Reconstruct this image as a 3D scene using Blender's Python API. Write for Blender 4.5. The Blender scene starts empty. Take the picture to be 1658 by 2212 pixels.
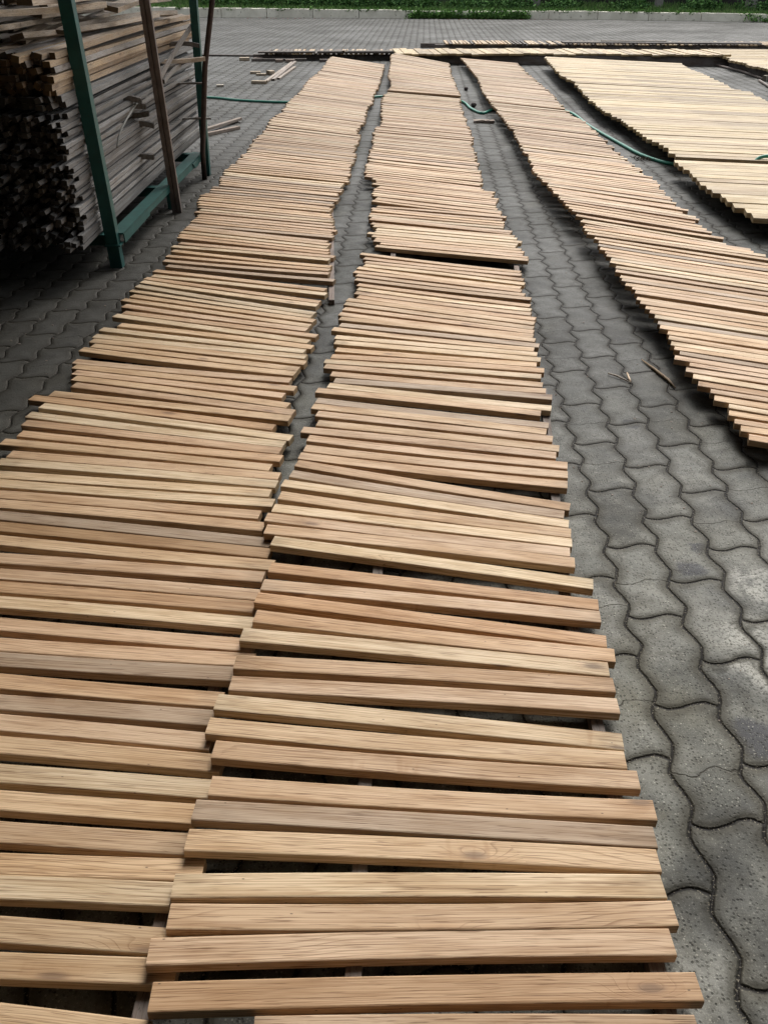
import bpy, bmesh, math, random
from mathutils import Vector, Matrix
import numpy as np
R = math.radians
random.seed(7)
scene = bpy.context.scene
col = scene.collection

# ------------------------------------------------------------------ camera
cam_d = bpy.data.cameras.new('camera'); cam = bpy.data.objects.new('camera', cam_d); col.objects.link(cam)
cam.location = (0, 0, 1.0); cam.rotation_euler = (R(90 - 33.5), 0, 0)
cam_d.sensor_fit = 'VERTICAL'; cam_d.sensor_height = 24.0; cam_d.lens = 24.0 * 1789 / 2211
cam_d.clip_start = 0.02; cam_d.clip_end = 300
scene.camera = cam

# ------------------------------------------------------------------ light: overcast sky, brightest ahead
SUN_EL, SUN_AZ = 48.0, 18.0            # azimuth clockwise from +Y
world = bpy.data.worlds.new("World"); scene.world = world; world.use_nodes = True
wn = world.node_tree; wn.nodes.clear()
wo = wn.nodes.new('ShaderNodeOutputWorld'); bg = wn.nodes.new('ShaderNodeBackground')
sky = wn.nodes.new('ShaderNodeTexSky'); sky.sky_type = 'NISHITA'; sky.sun_disc = False
sky.sun_elevation = R(SUN_EL); sky.sun_rotation = R(SUN_AZ); sky.dust_density = 4.0; sky.air_density = 1.0; sky.ozone_density = 0.6
hs = wn.nodes.new('ShaderNodeHueSaturation'); hs.inputs['Saturation'].default_value = 0.22
wn.links.new(sky.outputs[0], hs.inputs['Color']); wn.links.new(hs.outputs[0], bg.inputs['Color'])
bg.inputs['Strength'].default_value = 0.11; wn.links.new(bg.outputs[0], wo.inputs['Surface'])
sd = bpy.data.lights.new('sun', 'SUN'); sd.energy = 0.9; sd.angle = R(24); sd.color = (1.0, 0.965, 0.91)
sun = bpy.data.objects.new('sun', sd); col.objects.link(sun); sun.location = (3, 6, 9)
sdir = Vector((math.sin(R(SUN_AZ)) * math.cos(R(SUN_EL)), math.cos(R(SUN_AZ)) * math.cos(R(SUN_EL)), math.sin(R(SUN_EL))))
sun.rotation_euler = sdir.to_track_quat('Z', 'Y').to_euler()
scene.view_settings.view_transform = 'Standard'; scene.view_settings.look = 'None'
scene.view_settings.exposure = 1.07; scene.view_settings.gamma = 1.0
scene.render.resolution_x = 767; scene.render.resolution_y = 1024
scene.render.engine = 'CYCLES'

# ------------------------------------------------------------------ node helpers
class NT:
    def __init__(s, name):
        s.m = bpy.data.materials.new(name); s.m.use_nodes = True; s.t = s.m.node_tree; s.t.nodes.clear()
        s.out = s.t.nodes.new('ShaderNodeOutputMaterial'); s.b = s.t.nodes.new('ShaderNodeBsdfPrincipled')
        s.t.links.new(s.b.outputs[0], s.out.inputs['Surface'])
    def put(s, inp, v):
        if isinstance(v, bpy.types.NodeSocket): s.t.links.new(v, inp)
        elif v is not None:
            if isinstance(v, (tuple, list)) and len(v) == 3 and inp.type == 'RGBA': v = (*v, 1)
            inp.default_value = v
    def M(s, op, a, b=None, c=None, clamp=False):
        n = s.t.nodes.new('ShaderNodeMath'); n.operation = op; n.use_clamp = clamp
        for i, v in enumerate((a, b, c)):
            if v is not None: s.put(n.inputs[i], v)
        return n.outputs[0]
    def V(s, x, y=0.0, z=0.0):
        n = s.t.nodes.new('ShaderNodeCombineXYZ')
        for i, v in enumerate((x, y, z)): s.put(n.inputs[i], v)
        return n.outputs[0]
    def sep(s, v):
        n = s.t.nodes.new('ShaderNodeSeparateXYZ'); s.put(n.inputs[0], v); return n.outputs
    def VM(s, op, a, b):
        n = s.t.nodes.new('ShaderNodeVectorMath'); n.operation = op; s.put(n.inputs[0], a); s.put(n.inputs[1], b); return n.outputs[0]
    def noise(s, vec, scale, detail=3, rough=.55, dist=0.0, color=False):
        n = s.t.nodes.new('ShaderNodeTexNoise'); s.put(n.inputs['Vector'], vec)
        for k, v in (('Scale', scale), ('Detail', detail), ('Roughness', rough), ('Distortion', dist)): s.put(n.inputs[k], v)
        return n.outputs['Color' if color else 'Fac']
    def vor(s, vec, scale, feat='F1', rnd=1.0):
        n = s.t.nodes.new('ShaderNodeTexVoronoi'); n.feature = feat; n.voronoi_dimensions = '2D'; s.put(n.inputs['Vector'], vec); s.put(n.inputs['Scale'], scale)
        s.put(n.inputs['Randomness'], rnd); return n.outputs
    def white(s, vec):
        n = s.t.nodes.new('ShaderNodeTexWhiteNoise'); n.noise_dimensions = '3D'; s.put(n.inputs['Vector'], vec); return n.outputs
    def smooth(s, v, a, b, lo=0.0, hi=1.0):
        n = s.t.nodes.new('ShaderNodeMapRange'); n.interpolation_type = 'SMOOTHSTEP'
        for k, x in ((0, v), (1, a), (2, b), (3, lo), (4, hi)): s.put(n.inputs[k], x)
        return n.outputs[0]
    def mix(s, f, a, b, mode='MIX'):
        n = s.t.nodes.new('ShaderNodeMix'); n.data_type = 'RGBA'; n.blend_type = mode
        s.put(n.inputs[0], f); s.put(n.inputs[6], a); s.put(n.inputs[7], b); return n.outputs[2]
    def bump(s, h, strength=1.0, distance=1.0, normal=None):
        n = s.t.nodes.new('ShaderNodeBump'); s.put(n.inputs['Strength'], strength); s.put(n.inputs['Distance'], distance)
        s.put(n.inputs['Height'], h)
        if normal is not None: s.put(n.inputs['Normal'], normal)
        return n.outputs[0]
    def pos(s): return s.t.nodes.new('ShaderNodeNewGeometry').outputs['Position']
    def obj(s): return s.t.nodes.new('ShaderNodeTexCoord').outputs['Object']
    def fin(s, color, rough=.6, spec=.4, normal=None, metal=0.0):
        s.put(s.b.inputs['Base Color'], color); s.put(s.b.inputs['Roughness'], rough); s.put(s.b.inputs['Specular IOR Level'], spec)
        s.put(s.b.inputs['Metallic'], metal)
        if normal is not None: s.put(s.b.inputs['Normal'], normal)
        return s.m

# ------------------------------------------------------------------ materials
def mat_pavers():
    n = NT('concrete_pavers'); p = n.pos(); x, y, z = n.sep(p)
    wob = n.sep(n.noise(p, 14, 2, color=True))
    fine = n.sep(n.noise(p, 70, 2, color=True))
    x = n.M('ADD', x, n.M('ADD', n.M('MULTIPLY', n.M('SUBTRACT', wob[0], .5), .010), n.M('MULTIPLY', n.M('SUBTRACT', fine[0], .5), .003)))
    y = n.M('ADD', y, n.M('ADD', n.M('MULTIPLY', n.M('SUBTRACT', wob[1], .5), .012), n.M('MULTIPLY', n.M('SUBTRACT', fine[1], .5), .003)))
    u = n.M('SUBTRACT', x, n.M('MULTIPLY', y, .0425)); v = n.M('ADD', y, n.M('MULTIPLY', x, .0425))
    pp = n.M('PINGPONG', n.M('DIVIDE', n.M('SUBTRACT', v, 1.764), .055), 1.0)
    t = n.M('SUBTRACT', 1.0, n.M('MULTIPLY', pp, 2.0))
    t = n.M('MULTIPLY', t, n.M('SUBTRACT', 1.25, n.M('MULTIPLY', n.M('MULTIPLY', t, t), .25)))
    uu = n.M('DIVIDE', n.M('SUBTRACT', n.M('SUBTRACT', u, .397), n.M('MULTIPLY', t, .0088)), .104)
    k = n.M('FLOOR', uu); fu = n.M('SUBTRACT', uu, k)
    du = n.M('MULTIPLY', n.M('MINIMUM', fu, n.M('SUBTRACT', 1.0, fu)), .096)
    wave = n.M('MULTIPLY', n.M('SINE', n.M('MULTIPLY', fu, 2 * math.pi)), -.0085)
    vv = n.M('ADD', n.M('DIVIDE', n.M('SUBTRACT', n.M('SUBTRACT', v, 1.842), wave), .22), n.M('MULTIPLY', k, .5))
    m = n.M('FLOOR', vv); fv = n.M('SUBTRACT', vv, m)
    dv = n.M('MULTIPLY', n.M('MINIMUM', fv, n.M('SUBTRACT', 1.0, fv)), .21)
    d = n.M('SMOOTH_MIN', du, dv, .006)
    cell = n.V(k, m, 3.3); w = n.white(cell); wc = n.sep(w['Color']); w2 = n.sep(n.white(n.V(k, m, 9.1))['Color'])
    # cracked pavers
    cn = n.noise(p, 30, 3)
    cd = n.M('ABSOLUTE', n.M('ADD', n.M('MULTIPLY', n.M('SUBTRACT', n.M('SUBTRACT', fv, .5), n.M('MULTIPLY', n.M('SUBTRACT', w2[0], .5), .25)), .22),
                              n.M('MULTIPLY', n.M('SUBTRACT', cn, .5), .03)))
    crack = n.M('MULTIPLY', n.smooth(cd, .0004, .0022, 1, 0), n.M('GREATER_THAN', w2[1], .68))
    big = n.noise(p, 1.1, 4); mid = n.noise(p, 9, 5, .62); mid2 = n.noise(p, 26, 4, .6); gr = n.noise(p, 150, 3, .75); gr2 = n.noise(p, 480, 1, .5)
    vo = n.vor(p, 170); pit = n.M('MULTIPLY', n.smooth(vo['Distance'], .16, .36, 1, 0), n.M('GREATER_THAN', n.sep(vo['Color'])[0], .62))
    vo2 = n.vor(p, 150); chip = n.M('MULTIPLY', n.smooth(vo2['Distance'], .10, .26, 1, 0), n.M('GREATER_THAN', n.sep(vo2['Color'])[1], .90))
    c = n.mix(wc[0], (.039, .0398, .0365), (.089, .0915, .0855)); c = n.mix(n.M('MULTIPLY', n.M('GREATER_THAN', w2[2], .86), .5), c, (.028, .027, .023))
    c = n.mix(n.smooth(mid, .42, .68, 0, .85), c, (.098, .099, .091)); c = n.mix(n.M('MULTIPLY', n.smooth(n.M('ADD', n.noise(n.VM('ADD', p, (3, 1, 0)), 2.6, 5, .68), n.M('MULTIPLY', wc[1], .10)), .55, .74), .55), c, (.125, .126, .120))
    c = n.mix(n.M('MULTIPLY', n.smooth(mid2, .42, .70), .75), c, (.048, .047, .041))
    c = n.mix(n.M('MULTIPLY', n.smooth(n.noise(p, 3.3, 4), .52, .75), .45), c, (.078, .073, .053))      # mossy tint
    c = n.mix(n.M('MULTIPLY', n.smooth(n.noise(n.VM('ADD', p, (7, 3, 0)), 4.6, 3), .60, .70), .50), c, (.042, .043, .046))   # damp stains
    for (sx, sy, r) in ((.645, 1.379, .024), (.606, 1.309, .033), (.574, .874, .05), (.647, 1.929, .030)):   # oil spots on single pavers
        dd = n.M('SQRT', n.M('ADD', n.M('POWER', n.M('SUBTRACT', x, sx), 2), n.M('POWER', n.M('SUBTRACT', y, sy), 2)))
        dd = n.M('ADD', dd, n.M('ADD', n.M('MULTIPLY', n.M('SUBTRACT', mid2, .5), .05), n.M('MULTIPLY', n.M('SUBTRACT', gr, .5), .02)))
        c = n.mix(n.smooth(dd, r * .55, r, .85, 0), c, (.026, .027, .032))
    c = n.mix(n.M('MULTIPLY', n.smooth(gr, .30, .50, 1, 0), .70), c, (.026, .025, .022))
    c = n.mix(n.M('MULTIPLY', n.M('MULTIPLY', pit, .80), n.smooth(mid2, .35, .60, .25, 1.0)), c, (.014, .014, .013)); c = n.mix(n.M('MULTIPLY', chip, .35), c, (.27, .265, .235))
    c = n.mix(n.M('MULTIPLY', n.smooth(gr2, .60, .75), .45), c, (.23, .225, .20))
    dn = n.M('ADD', d, n.M('ADD', n.M('MULTIPLY', n.M('SUBTRACT', mid, .5), .030), n.M('MULTIPLY', n.M('SUBTRACT', mid2, .5), .016)))
    c = n.mix(n.smooth(dn, .002, .026, .80, 0), c, (.026, .024, .018))                      # dirt gathered along the edges
    c = n.mix(n.smooth(n.M('ADD', d, n.M('MULTIPLY', n.M('SUBTRACT', mid2, .5), .004)), .0010, .0038, 1, 0), c, (.006, .005, .004))
    c = n.mix(n.M('MULTIPLY', crack, .9), c, (.022, .020, .016))
    for (sx, sy, r) in ((.637, 1.096, .055), (.70, .98, .05), (.73, 1.25, .04)):                       # pale worn pavers
        dd = n.M('SQRT', n.M('ADD', n.M('POWER', n.M('SUBTRACT', x, sx), 2), n.M('POWER', n.M('SUBTRACT', y, sy), 2)))
        dd = n.M('ADD', dd, n.M('ADD', n.M('MULTIPLY', n.M('SUBTRACT', mid, .5), .20), n.M('MULTIPLY', n.M('SUBTRACT', wc[1], .5), .06)))
        c = n.mix(n.M('MULTIPLY', n.M('MULTIPLY', n.smooth(dd, r * .3, r * 2.0, .55, 0), n.smooth(d, .003, .012)), n.smooth(mid2, .36, .54)), c, n.mix(n.smooth(gr, .38, .52), (.05, .05, .045), (.24, .24, .228)))
    near = n.M('MULTIPLY', n.smooth(y, 2.6, 1.0), n.smooth(n.noise(p, 5.5, 4, .6), .26, .54)); c = n.mix(n.M('MULTIPLY', near, .80), c, n.mix(1.0, c, (2.75, 2.70, 2.55), 'MULTIPLY'))      # pavers lighter in patches towards the camera
    rack_tint = n.M('MULTIPLY', n.smooth(n.M('ADD', x, n.M('MULTIPLY', mid, .5)), -.15, -.75), n.smooth(y, 7.5, 5.0)); c = n.mix(n.M('MULTIPLY', rack_tint, .55), c, (.030, .026, .019))               # browner and darker towards the rack
    grit = n.M('MULTIPLY', n.smooth(d, .002, .007, 1, 0), n.M('GREATER_THAN', n.noise(p, 330, 1), .63))
    c = n.mix(n.M('MULTIPLY', grit, .6), c, (.28, .25, .19))
    h = n.M('ADD', n.M('MULTIPLY', n.smooth(d, .0, .0045), .0034), n.M('ADD', n.M('MULTIPLY', n.smooth(d, .001, .012), .0020), n.M('MULTIPLY', n.smooth(d, .002, .048), .0030)))
    tilt = n.M('ADD', n.M('MULTIPLY', n.M('MULTIPLY', n.M('SUBTRACT', wc[1], .5), n.M('SUBTRACT', fu, .5)), .0035), n.M('MULTIPLY', n.M('MULTIPLY', n.M('SUBTRACT', wc[2], .5), n.M('SUBTRACT', fv, .5)), .0065))
    h = n.M('ADD', h, tilt); h = n.M('ADD', h, n.M('MULTIPLY', mid, .0022)); h = n.M('ADD', h, n.M('MULTIPLY', mid2, .0010)); h = n.M('ADD', h, n.M('MULTIPLY', gr, .0009))
    h = n.M('SUBTRACT', h, n.M('MULTIPLY', pit, .0006)); h = n.M('SUBTRACT', h, n.M('MULTIPLY', crack, .0012))
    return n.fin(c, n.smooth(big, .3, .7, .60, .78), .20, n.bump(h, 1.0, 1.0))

def mat_wood(name, source='object', rough=.56, grey=0.0, dark=1.0):
    """planed teak; tone comes from the object's own colour or, in a joined heap, from the 'tone' attribute; grain runs along UV u (metres)"""
    n = NT(name); uv = n.t.nodes.new('ShaderNodeUVMap'); uv.uv_map = 'UVMap'
    oi = n.t.nodes.new('ShaderNodeObjectInfo')
    if source == 'object':
        tone = oi.outputs['Color']; off = n.M('MULTIPLY', oi.outputs['Random'], 37.0); rnd = oi.outputs['Random']
    else:
        at = n.t.nodes.new('ShaderNodeAttribute'); at.attribute_name = 'tone'; tone = at.outputs['Color']; off = 0.0; rnd = 0.5
    s = n.sep(uv.outputs[0]); a = n.M('ADD', s[0], off); b = n.M('ADD', s[1], n.M('MULTIPLY', off, 3.1)); f = n.V(a, b, off)
    # knots bend the grain
    kv = n.vor(n.V(n.M('MULTIPLY', a, 6.5), n.M('MULTIPLY', b, 16.0), 0.0), 1.0)
    kc = n.sep(kv['Color']); kd = kv['Distance']; kon = n.M('GREATER_THAN', kc[0], .90)
    pull = n.M('MULTIPLY', n.M('EXPONENT', n.M('MULTIPLY', n.M('MULTIPLY', kd, kd), -14.0)), n.M('MULTIPLY', kon, 1.0))
    l1 = n.noise(n.V(n.M('MULTIPLY', a, 2.6), n.M('MULTIPLY', b, 11.0), off), 1.0, 2, .5)
    l2 = n.noise(n.V(n.M('MULTIPLY', a, 9.0), n.M('MULTIPLY', b, 34.0), off), 1.0, 2, .5)
    w = n.M('ADD', n.M('MULTIPLY', b, 120.0), n.M('ADD', n.M('MULTIPLY', l1, 9.0), n.M('ADD', n.M('MULTIPLY', l2, .7), n.M('MULTIPLY', pull, 4.0))))
    ring = n.M('FRACT', w); line = n.M('MULTIPLY', n.smooth(ring, .70, .97), n.smooth(ring, .97, 1.0, 1, 0))
    lmask = n.smooth(n.noise(n.V(n.M('MULTIPLY', a, 1.7), n.M('MULTIPLY', b, 9.0), 5.0), 1.0, 2), .32, .66)
    fib = n.noise(n.V(n.M('MULTIPLY', a, 4.5), n.M('MULTIPLY', b, 620.0), off), 1.0, 3, .6)
    pore = n.smooth(n.noise(n.V(n.M('MULTIPLY', a, 16.0), n.M('MULTIPLY', b, 520.0), off), 1.0, 2, .5), .58, .68)
    patch = n.noise(n.V(n.M('MULTIPLY', a, 5.0), n.M('MULTIPLY', b, 26.0), 2.0), 1.0, 3, .6)
    flame = n.noise(n.V(n.M('MULTIPLY', a, 40.0), n.M('MULTIPLY', b, 8.0), 2.0), 1.0, 2, .6)
    c = n.mix(n.smooth(patch, .38, .68, 0, .75), tone, n.mix(1.0, tone, (.74, .66, .56), 'MULTIPLY'))
    c = n.mix(n.smooth(fib, .44, .60, 0, .72), c, n.mix(1.0, c, (.66, .57, .48), 'MULTIPLY'))
    c = n.mix(n.smooth(fib, .48, .32, 0, .45), c, n.mix(1.0, c, (1.18, 1.17, 1.14), 'MULTIPLY'))
    lsel = n.smooth(n.M('FRACT', n.M('MULTIPLY', rnd, 13.7)), .35, .85, .18, .75)
    c = n.mix(n.M('MULTIPLY', n.M('MULTIPLY', line, lmask), lsel), c, n.mix(1.0, c, (.46, .36, .28), 'MULTIPLY'))
    c = n.mix(n.M('MULTIPLY', pore, .80), c, n.mix(1.0, c, (.42, .34, .28), 'MULTIPLY'))
    fl = n.M('MULTIPLY', n.smooth(flame, .58, .70), n.smooth(n.noise(n.V(n.M('MULTIPLY', a, 3.0), n.M('MULTIPLY', b, 5.0), 8.0), 1.0, 1), .60, .70))
    c = n.mix(n.M('MULTIPLY', fl, .35), c, n.mix(1.0, c, (.66, .52, .38), 'MULTIPLY'))
    core = n.M('MULTIPLY', n.smooth(kd, .04, .16, 1, 0), kon)
    halo = n.M('MULTIPLY', n.smooth(kd, .10, .45, 1, 0), kon)
    c = n.mix(n.M('MULTIPLY', halo, .30), c, n.mix(1.0, c, (.70, .55, .42), 'MULTIPLY')); c = n.mix(n.M('MULTIPLY', core, .60), c, (.12, .07, .045))
    ue = n.M('ABSOLUTE', n.M('SUBTRACT', s[0], .31)); es = n.noise(n.V(n.M('MULTIPLY', a, 12.0), n.M('MULTIPLY', b, 45.0), 6.0), 1.0, 3, .6)
    em = n.M('MULTIPLY', n.smooth(n.M('ADD', ue, n.M('MULTIPLY', n.M('SUBTRACT', es, .5), .25)), .24, .33, 0, .55), n.M('GREATER_THAN', n.M('FRACT', n.M('MULTIPLY', rnd, 7.31)), .55))
    c = n.mix(em, c, n.mix(1.0, c, (.58, .58, .56), 'MULTIPLY'))
    blot = n.noise(n.V(n.M('MULTIPLY', a, 2.2), n.M('MULTIPLY', b, 12.0), 9.0), 1.0, 4, .65)
    c = n.mix(n.smooth(blot, .60, .72, 0, .5), c, n.mix(1.0, c, (.62, .54, .46), 'MULTIPLY'))
    dotv = n.vor(n.V(n.M('MULTIPLY', a, 22.0), n.M('MULTIPLY', b, 50.0), 0.0), 1.0)
    dot = n.M('MULTIPLY', n.smooth(dotv['Distance'], .02, .055, 1, 0), n.M('GREATER_THAN', n.sep(dotv['Color'])[1], .955))
    c = n.mix(n.M('MULTIPLY', dot, .8), c, (.03, .02, .015))
    if grey > 0:
        g = n.noise(n.V(n.M('MULTIPLY', a, 7.0), n.M('MULTIPLY', b, 60.0), 4.0), 1.0, 4, .65)
        hs_ = n.t.nodes.new('ShaderNodeHueSaturation'); hs_.inputs['Saturation'].default_value = .85; n.put(hs_.inputs['Color'], c); c = hs_.outputs[0]
        c = n.mix(n.smooth(g, .5 - grey * .3, .75, 0, .45 * grey), c, (.27, .268, .26))
        c = n.mix(n.smooth(n.noise(n.V(a, n.M('MULTIPLY', b, 4.0), 1.0), 60, 3), .58, .68, 0, .6 * grey), c, (.035, .03, .026))
    hh = n.M('ADD', n.M('MULTIPLY', fib, .00022), n.M('MULTIPLY', n.M('MULTIPLY', line, lmask), -.00012))
    hh = n.M('ADD', hh, n.M('MULTIPLY', pore, -.00012))
    return n.fin(c, n.smooth(patch, .3, .7, rough, rough + .10), .28, n.bump(hh, 1.0, 1.0))

def mat_endgrain(name, k=.62, source='object'):
    n = NT(name)
    if source == 'object': tone = n.t.nodes.new('ShaderNodeObjectInfo').outputs['Color']
    else:
        at = n.t.nodes.new('ShaderNodeAttribute'); at.attribute_name = 'tone'; tone = at.outputs['Color']
    uv = n.t.nodes.new('ShaderNodeUVMap'); uv.uv_map = 'UVMap'
    g = n.noise(uv.outputs[0], 420, 3)
    c = n.mix(1.0, tone, (k, k * .93, k * .82), 'MULTIPLY')
    c = n.mix(n.smooth(g, .4, .7, 0, .5), c, n.mix(1.0, c, (.6, .55, .48), 'MULTIPLY'))
    return n.fin(c, .75, .2, n.bump(g, .4, .0008))

def mat_plain(name, c1, c2, scale=20, rough=.6, spec=.4, bump=.001, metal=0.0, speck=None, coords='pos'):
    n = NT(name); p = n.pos() if coords == 'pos' else n.obj(); a = n.noise(p, scale, 4, .6)
    c = n.mix(n.smooth(a, .35, .68), c1, c2)
    if speck:
        b = n.noise(p, scale * 5, 3, .7); c = n.mix(n.smooth(b, .60, .72, 0, .8), c, speck)
    return n.fin(c, rough, spec, n.bump(a, .6, bump), metal)

def mat_leaf():
    n = NT('leaves'); at = n.t.nodes.new('ShaderNodeAttribute'); at.attribute_name = 'tone'
    m = n.fin(at.outputs['Color'], .9, .05)
    n.b.inputs['Subsurface Weight'].default_value = 0.0
    return m

MAT = dict(
    paver=mat_pavers(), slat=mat_wood('teak_wood'), slat_end=mat_endgrain('teak_end_grain'),
    slatm=mat_wood('teak_wood_heap', 'attr'), slatm_end=mat_endgrain('teak_end_grain_heap', source='attr'),
    old=mat_wood('weathered_wood', 'object', .75, .9), old_end_shaded=mat_endgrain('weathered_end_shaded', .20),  # old batten ends, loose and heaped, painted dark to stand in for shade
    oldm=mat_wood('weathered_wood_heap', 'attr', .75, .9), oldm_end_shaded=mat_endgrain('weathered_end_shaded_heap', .20, 'attr'),
    green=mat_plain('green_painted_steel', (.006, .060, .052), (.009, .080, .070), 16, .48, .5, .0010, 0, (.035, .028, .022)),
    rust=mat_plain('brown_primed_steel', (.105, .082, .070), (.150, .120, .102), 24, .6, .4, .0012, 0, (.035, .018, .012)),
    darksteel=mat_plain('dark_rusty_steel', (.030, .018, .014), (.055, .034, .026), 22, .6, .4, .0008, 0, (.09, .04, .02)),
    kerb=mat_plain('kerb_concrete', (.56, .54, .45), (.70, .68, .58), 3.5, .85, .3, .006, 0, (.10, .10, .075)),
    soil=mat_plain('soil', (.05, .045, .03), (.08, .07, .045), 6, .95, .1, .02),
    hose=mat_plain('green_rubber', (.030, .230, .160), (.045, .280, .200), 12, .4, .5, .0004),
    stone=mat_plain('broken_concrete', (.30, .24, .20), (.42, .35, .30), 40, .85, .3, .002, 0, (.12, .09, .07)),
    darkstone=mat_plain('dark_pebble', (.05, .042, .040), (.09, .07, .065), 40, .8, .3, .002),
    wallm=mat_plain('dark_mossy_wall', (.022, .022, .020), (.050, .050, .045), 2.4, .9, .2, .02, 0, (.09, .09, .08)),
    postm=mat_plain('grey_concrete_post', (.16, .16, .145), (.25, .245, .225), 4, .85, .3, .008, 0, (.08, .085, .06)),
    blockerm=mat_plain('light_blocker_boards', (.045, .042, .038), (.06, .056, .05), 3, .9, .1, .002),
    petal=mat_plain('red_petals', (.30, .05, .04), (.45, .10, .08), 30, .7, .2, .0005),
    leaf=mat_leaf())

# ------------------------------------------------------------------ object helpers
def tag(o, label=None, cat=None, group=None, kind=None):
    if label: o['label'] = label
    if cat: o['category'] = cat
    if group: o['group'] = group
    if kind: o['kind'] = kind
    return o
def link(name, me, parent=None):
    o = bpy.data.objects.new(name, me); col.objects.link(o)
    if parent: o.parent = parent
    return o
def empty(name, loc=(0, 0, 0)):
    o = bpy.data.objects.new(name, None); col.objects.link(o); o.location = loc; o.empty_display_size = .05; return o
def mesh(name, verts, faces, mats, fmat=None, smooth=False):
    me = bpy.data.meshes.new(name); me.from_pydata([tuple(v) for v in verts], [], faces)
    for m in (mats if isinstance(mats, (list, tuple)) else [mats]): me.materials.append(m)
    if fmat is not None: me.polygons.foreach_set('material_index', fmat)
    if smooth: me.polygons.foreach_set('use_smooth', [True] * len(faces))
    me.update(); return me

def bar_data(thick_bevel=.0022, bowy=0.0, bowz=0.0, segs=8, ratio=1.0):
    """bar: x 0..1, y 0..-1 (back to front), z 0..-1 (top to bottom); corner radii given as fractions"""
    ry, rz = thick_bevel * 30, thick_bevel * 62
    prof = [(-ry, 0.0), (-ry * .3, -rz * .3), (0.0, -rz), (0.0, -1 + rz * .4), (-ry * .4, -1.0),
            (-1 + ry * .4, -1.0), (-1.0, -1 + rz * .4), (-1.0, -rz), (-1 + ry * .3, -rz * .3), (-1 + ry, 0.0)]
    V, F, FM, UV = [], [], [], []
    n = len(prof)
    # distance round the profile, used as v
    L = [0.0]
    for i in range(1, n): L.append(L[-1] + math.hypot((prof[i][0] - prof[i - 1][0]) * .033, (prof[i][1] - prof[i - 1][1]) * .016))
    for s in range(segs + 1):
        t = s / segs; b = 1 - (2 * t - 1) ** 2
        for (yy, zz) in prof: V.append((t, yy + bowy * b, zz + bowz * b))
    for s in range(segs):
        for i in range(n):
            j = (i + 1) % n; a = s * n
            F.append((a + i, a + j, a + n + j, a + n + i)); FM.append(0)
            l0, l1 = (L[i], L[j]) if j else (L[i], L[i] + .033)
            if i == n - 1: l0, l1 = -.033, 0.0      # the top face
            u0, u1 = s / segs * .62, (s + 1) / segs * .62
            UV.append([(u0, l0), (u0, l1), (u1, l1), (u1, l0)])
    F.append(tuple(range(n - 1, -1, -1))); FM.append(1); UV.append([(prof[i][0] * .033, prof[i][1] * .016) for i in range(n - 1, -1, -1)])
    F.append(tuple(segs * n + i for i in range(n))); FM.append(1); UV.append([(prof[i][0] * .033 + .3, prof[i][1] * .016) for i in range(n)])
    return V, F, FM, UV
def bar_mesh(name, data, mats, sx=1.0, sy=1.0):
    V, F, FM, UV = data
    F = [tuple(reversed(f)) for f in F]; UV = [list(reversed(u)) for u in UV]
    me = mesh(name, V, F, mats, FM)
    uvl = me.uv_layers.new(name='UVMap')
    flat = [c for u in UV for (a, b) in u for c in (a * sx, b * sy)]
    uvl.data.foreach_set('uv', flat); return me
def bar_matrix(A, B, w, t, roll=0.0):
    A = Vector(A); B = Vector(B); d = B - A; L = d.length; x = d / L
    y = Vector((-x.y, x.x, 0)).normalized(); z = x.cross(y)
    if roll:
        q = Matrix.Rotation(roll, 3, x); y = q @ y; z = q @ z
    return Matrix(((x.x * L, y.x * w, z.x * t, A.x), (x.y * L, y.y * w, z.y * t, A.y), (x.z * L, y.z * w, z.z * t, A.z), (0, 0, 0, 1)))
class Heap:
    """many bars in ONE mesh, with a 'tone' colour and a private stretch of grain for each"""
    def __init__(s): s.V = []; s.F = []; s.FM = []; s.UV = []; s.T = []; s.n = 0
    def add(s, data, M, tone):
        V, F, FM, UV = data; a = np.array(V); a = np.c_[a, np.ones(len(a))] @ np.array(M).T
        s.V.append(a[:, :3]); ou, ov = random.uniform(0, 60), random.uniform(0, 60)
        for f, fm, u in zip(F, FM, UV):
            s.F.append(tuple(i + s.n for i in reversed(f))); s.FM.append(fm)
            for (p, q) in reversed(u): s.UV += [p + ou, q + ov]
            s.T += [tone[0], tone[1], tone[2], 1.0] * len(f)
        s.n += len(V)
    def build(s, name, mats):
        me = mesh(name, np.concatenate(s.V).tolist(), s.F, mats, s.FM)
        me.uv_layers.new(name='UVMap').data.foreach_set('uv', s.UV)
        ca = me.color_attributes.new('tone', 'FLOAT_COLOR', 'CORNER'); ca.data.foreach_set('color', s.T)
        return link(name, me)
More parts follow.
